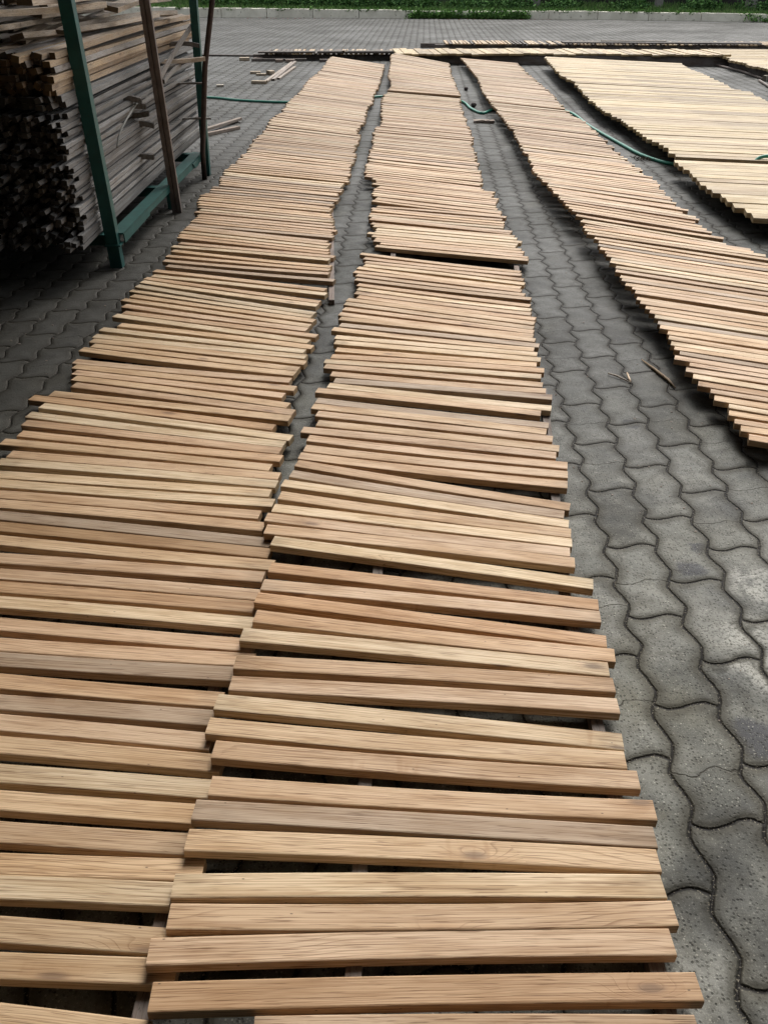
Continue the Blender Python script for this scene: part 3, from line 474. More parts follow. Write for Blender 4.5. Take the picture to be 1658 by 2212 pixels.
R4 = """1639,3492,90,3135,3132,90,880 1623,3580,90,3122,3220,90,809 1628,3671,90,3128,3311,90,880 1630,3765,90,3126,3405,90,880 1634,3855,90,3141,3495,90,880 1616,3955,90,3120,3595,90,880
1615,4045,90,3124,3685,90,870 1621,4133,90,3133,3773,90,860 1607,4221,90,3123,3861,90,815 1609,4309,90,3125,3949,90,851 1605,4396,90,3138,4036,90,837 1618,4487,90,3132,4127,90,860
1623,4577,90,3133,4217,90,874 1639,4671,90,3136,4311,90,880 1632,4759,90,3130,4399,90,830 1632,4850,90,3141,4490,90,873 1637,4938,90,3135,4578,90,833 1665,5087,90,3142,4722,90,880
1653,5181,90,3135,4810,90,828 1678,5269,90,3119,4892,90,780 1675,5360,90,3121,4976,90,814 1675,5454,90,3134,5064,90,877 1658,5548,90,3118,5152,90,800 1647,5638,90,3130,5236,90,836
1648,5738,90,3139,5329,90,880 1654,5828,90,3131,5414,90,786 1656,5919,90,3127,5498,90,794 1659,6013,90,3138,5586,90,867 1648,6107,90,3131,5674,90,817 1656,6195,90,3131,5755,90,780
1659,6283,90,3123,5837,90,780 1666,6372,90,3138,5922,90,842 1656,6456,91,3135,6004,90,780 1640,6544,91,3137,6086,90,780 1650,6625,92,3139,6170,90,803 1627,6711,92,3128,6252,90,780
1626,6795,93,3134,6334,90,790 1629,6872,94,3123,6416,90,780 1625,6964,94,3141,6500,90,854 1630,7043,95,3136,6582,90,780 1646,7122,97,3125,6670,90,798 1645,7211,97,3125,6758,90,834
1632,7309,97,3133,6851,90,880 1651,7387,98,3138,6932,90,786 1659,7478,99,3140,7025,90,880 1654,7562,100,3132,7110,90,780 1653,7647,101,3124,7198,90,807 1661,7699,105,3035,7279,90,780
1676,7784,106,3050,7364,90,843 1680,7866,106,3053,7446,90,786 1680,7965,106,3077,7539,90,880 1686,8046,107,3069,7623,90,780 1708,8132,107,3084,7711,90,876 1697,8227,107,3111,7795,90,873
1711,8309,107,3124,7877,90,812 1727,8377,110,3072,7965,90,780 1724,8457,111,3043,8053,90,780 1722,8542,111,3045,8137,90,805 1703,8646,111,3062,8230,90,880 1711,8742,111,3083,8323,90,880
1696,8827,111,3077,8405,90,780 1695,8923,111,3104,8493,90,880 1696,9003,111,3095,8575,90,780 1710,9097,111,3114,8668,90,880 1725,9178,113,3105,8755,90,806 1712,9282,112,3130,8848,90,880
1725,9359,113,3119,8933,90,780 1732,9459,113,3150,9026,90,880 1743,9540,113,3149,9110,90,796 1739,9626,114,3151,9194,90,802 1754,9711,114,3167,9279,90,846 1753,9800,114,3169,9367,90,840
1776,9885,115,3165,9460,90,869 1769,9973,115,3170,9544,90,812 1782,10053,116,3159,9632,90,796 1779,10147,116,3175,9720,90,880 1783,10232,116,3181,9804,90,817 1801,10318,117,3195,9892,90,864
1803,10408,117,3204,9980,90,860 1818,10501,117,3221,10072,90,880 1811,10599,117,3229,10165,90,880 1834,10692,117,3252,10258,90,880"""

# ------------------------------------------------------------------ the yard
def sheet(name, x0, y0, x1, y1, z, mat, n=1):
    return link(name, mesh(name, [(x0, y0, z), (x1, y0, z), (x1, y1, z), (x0, y1, z)], [(0, 1, 2, 3)], mat))
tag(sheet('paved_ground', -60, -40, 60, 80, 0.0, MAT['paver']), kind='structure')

# kerb: concrete lengths following a slightly bent line, with chipped tops
KL = [(-14, 22.2), (-8.2, 21.85), (-4.0, 21.47), (-1.6, 21.22), (1.13, 21.03), (4.45, 20.6), (6.3, 20.15), (7.83, 19.6), (10.5, 18.4), (16, 15.4)]
KH = [.19, .19, .185, .17, .145, .15, .15, .145, .145, .145]
def kerb_at(x):
    for (a, b, ha, hb) in zip(KL, KL[1:], KH, KH[1:]):
        if a[0] <= x <= b[0]:
            t = (x - a[0]) / (b[0] - a[0]); return a[1] + (b[1] - a[1]) * t, ha + (hb - ha) * t
    return KL[-1][1], KH[-1]
kb = MB(); x = -13.8
rk = random.Random(3)
while x < 15.5:
    x2 = x + 1.02
    y1, h1 = kerb_at(x); y2, h2 = kerb_at(x2 - .012); dz = rk.uniform(-.008, .008)
    n = 6
    for k in range(n):
        xa, xb = x + (x2 - .012 - x) * k / n, x + (x2 - .012 - x) * (k + 1) / n
        ya, ha = kerb_at(xa); yb, hb = kerb_at(xb)
        c1, c2 = (rk.uniform(.0, .012) if k else 0), rk.uniform(0, .010)
        kb.prism([(xa, ya, 0), (xb, yb, 0), (xb, yb + .14, 0), (xa, ya + .14, 0)],
                 [(xa, ya + .02, ha + dz - c1), (xb, yb + .02, hb + dz - c2), (xb, yb + .14, hb + dz), (xa, ya + .14, ha + dz)])
    x = x2
tag(kb.build('kerb', MAT['kerb']), kind='structure')
vs = []; fs = []
for i, (a, h) in enumerate(zip(KL, KH)):
    vs += [(a[0], a[1] + .13, h - .03), (a[0], a[1] + 1.2, h + .0), (a[0], a[1] + 6, h + .10), (a[0], a[1] + 40, .4)]
for i in range(len(KL) - 1):
    for k in range(3): fs.append((i * 4 + k, i * 4 + 4 + k, i * 4 + 5 + k, i * 4 + 1 + k))
tag(link('soil', mesh('soil', vs, fs, MAT['soil'])), kind='structure')

# grass, weeds
def leaves(name, items, kind='stuff', label=None, cat=None, group=None):
    V, F, T = [], [], []
    for (p, L, w, lean, az, tone) in items:
        d = Vector((math.cos(az) * lean, math.sin(az) * lean, 1)).normalized(); s = Vector((-math.sin(az), math.cos(az), 0)) * w
        s = Matrix.Rotation(random.uniform(-1.2, 1.2), 3, 'Z') @ s
        p = Vector(p); i = len(V); droop = Vector((d.x, d.y, -.35)) * L * .25
        V += [p - s * .4, p + s * .4, p + d * L * .55 + s, p + d * L + droop, p + d * L * .55 - s]
        F.append((i, i + 1, i + 2, i + 3, i + 4)); T += [tone[0], tone[1], tone[2], 1] * 5
    me = mesh(name, V, F, MAT['leaf']); ca = me.color_attributes.new('tone', 'FLOAT_COLOR', 'CORNER'); ca.data.foreach_set('color', T)
    return tag(link(name, me), label, cat, group, kind)
rg = random.Random(11)
GT = [(.09, .19, .05), (.12, .24, .065), (.075, .155, .05), (.15, .27, .08), (.09, .16, .055), (.15, .21, .09)]
def jit(c, r, k=.25):
    f = 1 + r.uniform(-k, k); return (c[0] * f, c[1] * f, c[2] * f)
it = []
for _ in range(30000):
    x = rg.uniform(-9, 12); y, h = kerb_at(x); q = rg.random() ** 1.3
    y += .10 + q * 3.0; z = h - .03 + .02 * q
    it.append(((x, y, z), rg.uniform(.04, .13) * (1 + .5 * q), rg.uniform(.004, .009), rg.uniform(.1, .9), rg.uniform(0, 6.28), jit(rg.choice(GT), rg)))
leaves('grass', it)
it = []
def clump(cx, cy, cz, rad, hgt, n, leafw=.016, tones=GT[:4]):
    for _ in range(n):
        a = rg.uniform(0, 6.28); r_ = rad * math.sqrt(rg.random()); hz = rg.random() * hgt * (1 - (r_ / rad) ** 2 * .7)
        it.append(((cx + r_ * math.cos(a), cy + r_ * math.sin(a) * .6, cz + hz), rg.uniform(.03, .075), leafw * rg.uniform(.6, 1.4), rg.uniform(.3, 2.2), rg.uniform(0, 6.28), jit(rg.choice(tones), rg, .35)))
for _ in range(105):                                       # weeds in front of the kerb and over its edge
    x = rg.choice([rg.uniform(.55, 3.0), rg.uniform(.6, 1.5), rg.uniform(1.9, 3.1)]); y, h = kerb_at(x)
    clump(x, y - rg.uniform(.0, .12), 0, rg.uniform(.08, .2), rg.uniform(.06, .19), 60)
for _ in range(60):
    x = rg.uniform(-6, 9); y, h = kerb_at(x); clump(x, y + .06, h - .05, rg.uniform(.05, .12), rg.uniform(.05, .09), 30)
for _ in range(14):
    x = rg.uniform(7.4, 8.4); y, h = kerb_at(x); clump(x, y - .05, 0, .15, .12, 50)
leaves('weeds', it)
# low bushes behind the kerb, each a plant of its own
BUSH = [(-3.55, .42), (-2.75, .55), (-1.95, .48), (-1.2, .52), (-.45, .56), (.3, .50), (1.0, .40), (1.95, .38), (2.8, .42), (4.0, .34), (5.6, .36), (6.9, .33), (8.1, .4)]
for i, (bx, bh) in enumerate(BUSH):
    y, h = kerb_at(bx); it = []
    for _ in range(5):
        clump(bx + rg.uniform(-.32, .32), y + rg.uniform(.7, 1.5), h - .02, rg.uniform(.25, .42), bh * rg.uniform(.6, 1.1), 190, .024, [(.055, .12, .04), (.08, .17, .05), (.035, .085, .03), (.10, .20, .06)])
    leaves('bush', it, None, f'leafy dark green bush behind the kerb, {ordinal(i + 1)} from the left', 'bush', 'bushes behind the kerb')

# dark wall and concrete posts behind the grass
wl = MB(); xs = [-16, -8, 0, 5, 9, 16]
for a, b in zip(xs, xs[1:]):
    ya, yb = kerb_at(max(a, -14))[0] + 3.3, kerb_at(min(b, 15.9))[0] + 3.3
    wl.prism([(a, ya, .1), (b, yb, .1), (b, yb + .2, .1), (a, ya + .2, .1)], [(a, ya, 2.2), (b, yb, 2.2), (b, yb + .2, 2.2), (a, ya + .2, 2.2)])
tag(wl.build('wall', MAT['wallm']), 'dark mossy wall behind the grass at the very top of the photo', 'wall')
for i, (px, lab) in enumerate(((3.55, 'short grey concrete post in the grass, leftmost of the three by the dark wall'), (6.25, 'grey concrete post in the grass, middle one of the three by the dark wall'),
                               (8.1, 'grey concrete post standing in grass near the top right corner'))):
    y, h = kerb_at(px); m = MB(); w = .11 if i == 2 else .08
    m.box((px - w, y + 1.9, h), (px + w, y + 2.05, 1.5), bevel=.012)
    tag(m.build('fence_post', MAT['postm']), lab, 'post', 'concrete posts by the wall')
rp = random.Random(5); pv = MB()
for _ in range(46):
    x = rp.choice([rp.uniform(-3.0, -1.3), rp.uniform(1.2, 3.6)]); y, h = kerb_at(x); y -= rp.uniform(.03, .35); s = rp.uniform(.008, .02)
    pv.box((x, y, .0005), (x + s, y + s * 1.3, .006))
tag(pv.build('petals', MAT['petal']), kind='stuff')

# unseen cover and walls, added to block light on the rack and near ground
sh = MB(); sh.box((-9.0, -9.0, 2.9), (6.0, BLOCKER_Y, 3.0)); sh.box((-9.0, BLOCKER_Y, 2.9), (-.30, 7.5, 3.0))
tag(sh.build('light_blocker_top', MAT['blockerm']), kind='structure')
sw = MB(); sw.box((-9.0, -2.2, 0.001), (6.0, -2.0, 2.895)); sw.box((-3.2, -1.995, 0.001), (-3.0, 6.2, 2.895))
tag(sw.build('light_blocker_wall', MAT['blockerm']), 'unseen dark walls added behind and left of the camera to block light', 'wall')

# ------------------------------------------------------------------ teak slats
TONE = {'p': ((.68, .540, .365), 'pale cream'), 't': ((.585, .410, .256), 'tan'), 'k': ((.595, .425, .28), 'pinkish tan'), 'o': ((.54, .350, .198), 'orange brown'),
        'g': ((.43, .327, .232), 'greyish brown'), 'y': ((.625, .452, .282), 'honey coloured')}
SEQ = {'R1': 'yyypytypykgtgkkpokkyogttppptytkppoy', 'R2': 'koktpygttypktptokoptkpypgtttkkykygtpgttpt'}
def rowdata(s): return [tuple(int(v) for v in r.split(',')) for r in s.split()]
rows = {'R1': rowdata(R1), 'R2': rowdata(R2), 'R3': rowdata(R3)}
# a slat missing where the hose passes, and one lying proud beyond it
g3 = min(range(len(rows['R3'])), key=lambda k: abs(rows['R3'][k][1] - 7330)); del rows['R3'][g3]
h2 = rows['R2'][176]; rows['R2'][176] = (h2[0], h2[1], h2[2] + 14, h2[3], h2[4], h2[5] + 14, h2[6]); del rows['R2'][175]
ROWNAME = {'R1': 'leftmost slat row', 'R2': 'second slat row', 'R3': 'third slat row'}
rs = random.Random(21)
bars = [bar_data(.0022, q, z) for q, z in ((-.09, .0), (.10, -.10), (.04, .08), (-.05, -.12), (.0, .05))]
slat_me = [bar_mesh('slat', b, [MAT['slat'], MAT['slat_end']]) for b in bars]
bars_lo = [bar_data(.0022, rs.uniform(-.05, .05), 0, 2) for _ in range(3)]
items = []
for rn, dat in rows.items():
    for i, d in enumerate(dat):
        key = SEQ[rn][i] if rn in SEQ and i < len(SEQ[rn]) else rs.choice('ppttkkyyoptykptkyg')
        items.append((max(d[1], d[4]), rn, i, d, key))
def visible_len(d, rn):      # R3 runs out of the picture on the right
    return 1.0
items.sort(key=lambda q: q[0] + (0.9 if q[1] == 'R3' and q[2] < 16 else 0))
T_SL = .016
NIND = 300
heap = Heap()
protos = [None] * 5
for rank, (yy, rn, i, d, key) in enumerate(items):
    A = (d[0] / 1000, d[1] / 1000, d[2] / 1000 + rs.uniform(0, .0006)); B = (d[3] / 1000, d[4] / 1000, d[5] / 1000 + rs.uniform(0, .0006)); w = d[6] / 10000
    tone, tn = TONE[key]; far = min(1, max(0, (yy - 3) / 6)); f = 1 + rs.uniform(-.09, .09)
    hue = rs.uniform(-.025, .015); c = [tone[0] * f * (1 + hue), tone[1] * f, tone[2] * f * (1 - hue)]
    if rn == 'R2' and i == 0: w = .033
    if rn == 'R2' and i == 18: c = [.74, .60, .40]
    if rn == 'R1' and i == 20: c = [.40, .26, .14]
    if rank >= 130: w *= .955; q = 1 + rs.choice((-.12, -.04, .02, .07)); c = [v * q for v in c]
    if rank >= 200: A = (A[0], A[1], A[2] + rs.uniform(0, .003)); B = (B[0], B[1], B[2] + rs.uniform(0, .003)); w *= .975
    M = bar_matrix(A, B, w, T_SL, rs.uniform(-.012, .012))
    if rank < NIND:
        k = rs.randrange(5)
        if protos[k] is None: o = link('teak_slat', slat_me[k]); protos[k] = o
        else: o = protos[k].copy(); col.objects.link(o)
        o.matrix_world = M; o.color = (c[0], c[1], c[2], 1)
        lab = f'{tn} teak slat, {ordinal(i + 1)} from the near end of the {ROWNAME[rn]}'
        if rn == 'R2' and i == 62: lab = 'pale slat on the near side of the wide dark gap in the second slat row'
        if rn == 'R2' and i == 63: lab = 'pale slat just beyond the wide dark gap in the second slat row'
        if rn == 'R2' and i == 18: lab = 'pale dark-grained slat lying askew over a dark gap in the second slat row'
        if rn == 'R2' and i == 1: lab = 'orange brown teak slat with wavy grain, lowest full-length slat in the photo'
        if rn == 'R2' and i == 0: lab = 'pinkish slat cut off by the bottom edge of the photo, right of centre'
        if rn == 'R1' and i == 0: lab = 'honey coloured slat end in the bottom left corner of the photo'
        if rn == 'R1' and i == 20: lab = 'teak slat with dark brown stain, 21st from the near end of the leftmost row'
        if rn == 'R3' and i == 0: lab = 'tan slat nearest the camera in the third row, its end face at the right edge'
        tag(o, lab, 'wooden slat', 'planed teak slats laid out in rows to dry')
    else:
        heap.add(rs.choice(bars_lo), M, c)
# slat ends of the distant low rows belong to the same far mass
def far_ends(x0, x1, y, z, pitch, L=.6, skew=0.0):
    x = x0
    while x < x1:
        yy = y + rs.uniform(-.012, .012) + (x - x0) * skew
        tone = rs.choice([TONE['p'][0], TONE['y'][0], TONE['p'][0], (.12, .085, .06), (.09, .065, .045)]); w = pitch * rs.uniform(.55, .8)
        M = bar_matrix((x + w, yy, z), (x + w + rs.uniform(-.02, .02), yy + L, z), w, .016); heap.add(bars_lo[0], M, tone); x += pitch
far_ends(.82, 6.4, 13.22, .072, .052, skew=-.055)
far_ends(-1.50, .12, 11.62, .080, .055)
tag(heap.build('far_teak_slats', [MAT['slatm'], MAT['slatm_end']]), kind='stuff')

# ------------------------------------------------------------------ wide boards
BT = [((.57, .47, .295), 'pale cream'), ((.48, .385, .235), 'pale tan'), ((.54, .435, .255), 'pale yellow'), ((.42, .33, .205), 'light brown')]
bme = [bar_mesh('board', bar_data(.0009, rs.uniform(-.02, .02), rs.uniform(-.06, .06)), [MAT['slat'], MAT['slat_end']], 2.3, 2.6) for _ in range(4)]
bpro = [None] * 4
def board(A, B, w, t, label, group, roll=0.0):
    k = rs.randrange(4)
    if bpro[k] is None: o = link('wide_board', bme[k]); bpro[k] = o
    else: o = bpro[k].copy(); col.objects.link(o)
    o.matrix_world = bar_matrix(A, B, w, t, roll)
    return o, tag(o, label, 'wooden board', group)
dat4 = rowdata(R4)[3:]
for i, d in enumerate(dat4):
    tone, tn = rs.choice(BT); f = 1 + rs.uniform(-.07, .07)
    A = (d[0] / 1000, d[1] / 1000, d[2] / 1000 + rs.uniform(0, .001)); B = (d[3] / 1000, d[4] / 1000, d[5] / 1000 + rs.uniform(0, .001))
    near_part = d[1] < 5020; A = (A[0] - (.03 if near_part else 0), A[1] - (.03 if near_part else 0), A[2] + rs.uniform(0, .003)); B = (B[0], B[1] - (.03 if near_part else 0), B[2] + rs.uniform(0, .003))
    o, _ = board(A, B, d[6] / 10000 * .955, .022, f'{tn} wide board, {ordinal(i + 1)} from the near end of the right-hand row', 'wide boards in the right-hand row', rs.uniform(-.012, .012))
    o.color = (tone[0] * f, tone[1] * f, tone[2] * f, 1)
x = .185; i = 0
while x < 3.95:
    i += 1; tone, tn = rs.choice(BT); f = 1 + rs.uniform(-.08, .08); yb = 11.80 + rs.uniform(-.015, .015) - max(0, x - 2.0) * .10; yf = 11.08 + rs.uniform(-.03, .03) - max(0, x - 2.4) * .12
    z = .118 + rs.uniform(-.006, .008)
    A = (x + .052, yf, z); B = (x, yb, z + rs.uniform(-.004, .004))
    o, _ = board(A, B, .083, .02, f'{tn} short board, {ordinal(i)} from the left in the far cross row', 'short boards in the far cross row', 0)
    # A is the near left corner: width must run to the right
    M = bar_matrix((A[0] + .083, A[1], A[2]), (B[0] + .083, B[1], B[2]), .083, .02); M2 = bar_matrix((A[0] + .0, A[1], A[2]), (B[0], B[1], B[2]), -.083, .02)
    o.matrix_world = bar_matrix((B[0] + .0, B[1], B[2]), (A[0] + .0, A[1], A[2]), .083, .02) @ Matrix.Identity(4)
    o.color = (tone[0] * f, tone[1] * f, tone[2] * f, 1); x += .0875
y = 9.53
for i in range(24):
    tone, tn = rs.choice(BT); f = 1 + rs.uniform(-.08, .08); xl = 3.90 + rs.uniform(-.02, .02) + .03 * math.sin(i)
    z = .10 + max(0, i - 12) * .002; xl += max(0, i - 14) * .012
    o, _ = board((xl, y, z), (xl + 1.5, y - .12, z), .088, .022, f'{tn} board at far right, {ordinal(i + 1)} from the near end of its row', 'wide boards at the far right', 0)
    o.color = (tone[0] * f, tone[1] * f, tone[2] * f, 1); y += .094

# ------------------------------------------------------------------ battens the rows lie on
def runner(pts, w, label, mat=None, z0=0.0, tone=(.20, .145, .115), lift=0.0):
    V, F = [], []
    for (x, y, zt) in pts:
        V += [(x - w / 2, y, z0 + lift), (x + w / 2, y, z0 + lift), (x + w / 2, y, zt), (x - w / 2, y, zt)]
    for i in range(len(pts) - 1):
        a = i * 4
        for k in range(4): F.append((a + k, a + (k + 1) % 4, a + 4 + (k + 1) % 4, a + 4 + k))
    F.append((3, 2, 1, 0)); e = (len(pts) - 1) * 4; F.append((e, e + 1, e + 2, e + 3))
    me = mesh('support_batten', V, [tuple(reversed(f)) for f in F], MAT['old'])
    uvl = me.uv_layers.new(name='UVMap'); u = []
    for p in me.polygons:
        for li in p.loop_indices:
            v = me.vertices[me.loops[li].vertex_index].co; u += [v.y, v.x + v.z]
    uvl.data.foreach_set('uv', u)
    o = link('support_batten', me); o.color = (*tone, 1)
    return tag(o, label, 'wooden batten', 'battens under the rows')
def hgt(rn, x, y, t=.0165):      # underside of the row's slats at x, y
    best = min(rows[rn], key=lambda d: abs((d[1] + d[4]) / 2000 - y)); best = min(rows[rn], key=lambda d: abs((d[1] + (d[4] - d[1]) * (x * 1000 - d[0]) / (d[3] - d[0])) / 1000 - y))
    s = (x * 1000 - best[0]) / (best[3] - best[0]); return (best[2] + (best[5] - best[2]) * s) / 1000 - t
def rline(rn, P, lab, w=.019):
    pts = []
    (x0, y0), (x1, y1) = P; n = max(2, int((y1 - y0) / .35))
    for k in range(n + 1):
        x, y = x0 + (x1 - x0) * k / n, y0 + (y1 - y0) * k / n
        pts.append((x, y, max(.012, hgt(rn, x, y) - .0008)))
    return runner(pts, w, lab, tone=rs.choice([(.20, .145, .115), (.25, .18, .145), (.17, .125, .10)]))
for P, lab in ((((-.272, .42), (-.285, 2.05)), 'near'), (((-.183, 2.83), (-.31, 5.2)), 'mid'), (((-.31, 5.26), (-.24, 8.1)), 'far'), (((-.24, 8.15), (-.16, 10.5)), 'end')):
    rline('R1', P, {'near': 'dull batten under the right ends of the leftmost row, nearest the camera', 'mid': 'dark batten end poking out at the gap in the leftmost row',
                    'far': 'dull batten under the right side of the leftmost row, beyond the rack posts', 'end': 'dull batten under the right side of the leftmost row at its far end'}[lab])
for P, lab in ((((-.70, .9), (-.775, 2.9)), 'near part'), (((-.775, 3.0), (-.775, 6.0)), 'middle part'), (((-.77, 6.05), (-.60, 11.2)), 'far part')):
    rline('R1', P, f'dull batten under the left side of the leftmost row, {lab}')
for P, lab in ((((-.037, .44), (-.005, 1.5)), 'nearest part'), (((-.02, 1.55), (.040, 3.45)), 'part crossing the dark gap'), (((.045, 3.5), (.13, 7.6)), 'middle part'), (((.14, 7.66), (.24, 11.2)), 'far part')):
    rline('R2', P, f'brown batten under the middle of the second slat row, {lab}')
for P, lab in ((((.317, .42), (.338, 1.22)), 'nearest part'), (((.345, 1.25), (.44, 2.1)), 'second part'), (((.41, 2.15), (.515, 3.22)), 'part crossing the dark gap'), (((.50, 3.3), (.50, 7.3)), 'middle part'), (((.50, 7.36), (.66, 10.4)), 'far part')):
    rline('R2', P, f'brown batten under the right side of the second slat row, {lab}')
for x0, x1, nm in ((.95, 1.0, 'left'), (1.33, 1.34, 'right')):
    for (ya, yb, lab) in ((1.7, 4.6, 'near part'), (4.65, 10.6, 'far part')):
        rline('R3', ((x0, ya), (x1, yb)), f'brown batten under the {nm} side of the third row, {lab}')
def rline4(x, ya, yb, lab, zt=.0665):
    runner([(x, ya, zt), (x + .02, 7.0, zt), (x + .26, yb, zt)], .05, lab, tone=(.15, .11, .085), z0=.03)
    for k, yy in enumerate(np.arange(ya + .15, yb, 1.1)):
        m = MB(); q = .02 if yy < 7 else .02 + .24 * (yy - 7) / (yb - 7); m.box((x + q - .045, yy, .0), (x + q + .05, yy + .09, .0298), bevel=.002)
        tag(m.build('spacer_block', MAT['rust']), f'dark block below the {lab.split("under the ")[1].replace(" of the wide boards", " of the wide board row")}, {ordinal(k + 1)} from the near end', 'block', 'blocks under the right-hand row')
rline4(1.78, 3.6, 11.0, 'rail under the left side of the wide boards')
rline4(2.35, 3.5, 10.8, 'rail under the middle of the wide boards')
rline4(2.95, 3.4, 10.4, 'rail under the right side of the wide boards')
def xrunner(x0, y0, x1, y1, z0, z1, w, label, tone=(.10, .07, .05), name='support_batten'):
    m = bar_mesh(name, bars_lo[1], [MAT['old'], MAT['old_end_shaded']], 5, 2); o = link(name, m)
    o.matrix_world = bar_matrix((x0, y0, z1), (x1, y1, z1), w, z1 - z0); o.color = (*tone, 1)
    return tag(o, label, 'wooden batten', 'battens under the far rows')
xrunner(.15, 11.30, 4.6, 10.95, .0, .092, .05, 'dark beam under the near ends of the far cross row')
xrunner(.15, 11.72, 4.0, 11.6, .0, .092, .05, 'dark beam under the far ends of the far cross row')
xrunner(3.98, 9.2, 4.0, 10.9, .0, .075, .05, 'dark beam under the boards at the far right edge')
xrunner(.72, 13.40, 6.6, 13.05, .0, .053, .10, 'long dark beam under the farthest row of slat ends')
xrunner(-1.62, 11.80, .15, 11.80, .0, .062, .10, 'dark beam under the low far row left of the cross row')
xrunner(.52, 13.55, 2.0, 13.5, .0, .055, .05, 'dark rod end sticking out left of the farthest row')
xrunner(-1.55, 11.72, -.85, 11.74, .081, .099, .12, 'dark plank on top of the low far row, left one', (.09, .065, .045))
xrunner(-.82, 11.70, .12, 11.72, .081, .104, .12, 'dark plank on top of the low far row, right one', (.09, .065, .045))
xrunner(-2.6, 12.28, -1.62, 12.16, .0, .02, .05, 'thin dark rod on the paving left of the low far row')
xrunner(2.5, 13.45, 5.2, 13.25, .0732, .090, .22, 'dark plank on top of the farthest row, right of centre', (.09, .07, .055))
xrunner(3.05, 13.40, 3.95, 13.36, .0905, .102, .06, 'pale plank on top of the farthest row', (.42, .38, .32))
xrunner(-1.62, 11.56, -.95, 11.58, .0, .03, .06, 'dark offcut on the ground before the low far row')

# ------------------------------------------------------------------ rack with weathered battens
rack = empty('steel_rack', (-1.05, 3.25, 0)); tag(rack, 'green steel rack holding a tall pile of weathered battens', 'rack')
def part(name, mb, mat, parent=rack, label=None):
    o = mb.build(name, mat, parent); o.matrix_parent_inverse = parent.matrix_world.inverted() if False else Matrix.Translation(-Vector(parent.location)); 
    if label: o['label'] = label
    return o
def post(mb, x0, y0, z0, x1, z1, w, d, y1=None):
    y1 = y0 if y1 is None else y1
    mb.prism([(x0, y0, z0), (x0 + w, y0, z0), (x0 + w, y0 + d, z0), (x0, y0 + d, z0)], [(x1, y1, z1), (x1 + w, y1, z1), (x1 + w, y1 + d, z1), (x1, y1 + d, z1)])
    return mb
p1 = MB(); post(p1, -1.074, 3.25, 0.0, -1.095, 1.25, .046, .04); part('post', p1, MAT['green'])
p1b = MB(); p1b.box((-1.080, 3.243, .085), (-1.020, 3.30, .091)); part('foot_plate', p1b, MAT['green'])
p2 = MB(); post(p2, -1.020, 4.95, 0.0, -.977, 1.25, .038, .04); part('post', p2, MAT['green'])
p3 = MB(); post(p3, -1.052, 4.19, 0.0, -1.052, .12, .032, .03); part('leg', p3, MAT['green'], label='short dark green leg under the middle of the rack')
p4 = MB()
post(p4, -1.016, 4.116, 0.0, -1.045, 1.25, .018, .02); post(p4, -.998, 4.124, .0, -1.027, 1.25, .006, .016); post(p4, -.992, 4.116, 0.0, -1.021, 1.25, .020, .02)
part('upright', p4, MAT['rust'], label='brown steel channel standing against the middle of the pile')
bmn = MB()
bmn.prism([(-1.065, 3.28, .122), (-1.012, 3.28, .122), (-1.012, 4.95, .120), (-1.065, 4.95, .120)], [(-1.065, 3.28, .128), (-1.010, 3.28, .128), (-1.010, 4.95, .126), (-1.065, 4.95, .126)])
bmn.prism([(-1.015, 3.29, .088), (-1.011, 3.29, .088), (-1.011, 3.70, .092), (-1.015, 3.70, .092)], [(-1.015, 3.29, .1215), (-1.011, 3.29, .1215), (-1.011, 3.70, .1210), (-1.015, 3.70, .1210)])
bmn.prism([(-1.0165, 3.70, .100), (-1.013, 3.70, .100), (-1.013, 4.95, .086), (-1.0165, 4.95, .086)], [(-1.0165, 3.70, .1212), (-1.013, 3.70, .1212), (-1.013, 4.95, .1195), (-1.0165, 4.95, .1195)])
part('beam', bmn, MAT['green'])
g = MB(); g.prism([(-1.011, 4.70, .088), (-1.006, 4.72, .088), (-1.006, 4.80, .088), (-1.011, 4.82, .088)], [(-1.011, 4.66, .1185), (-1.006, 4.66, .1185), (-1.006, 4.86, .1185), (-1.011, 4.86, .1185)]); part('gusset', g, MAT['green'])
for yy in (3.28, 4.10, 4.92):
    bk = MB(); bk.box((-2.35, yy, .080), (-1.068, yy + .045, .1195)); part('cross_beam', bk, MAT['green'])
for yy in (3.25, 4.95): part('back_post', post(MB(), -2.39, yy, 0, -2.39, 1.25, .04, .04), MAT['green'])
pl = MB(); pl.tube([(-.995, 4.86, .0), (-.99, 4.86, .14), (-.93, 4.87, .55), (-.86, 4.9, .86), (-.80, 4.93, 1.3)], .014, 8)
tag(pl.build('leaning_rod', MAT['darksteel']), 'thin dark rusty rod leaning beside the far post of the rack', 'rod')

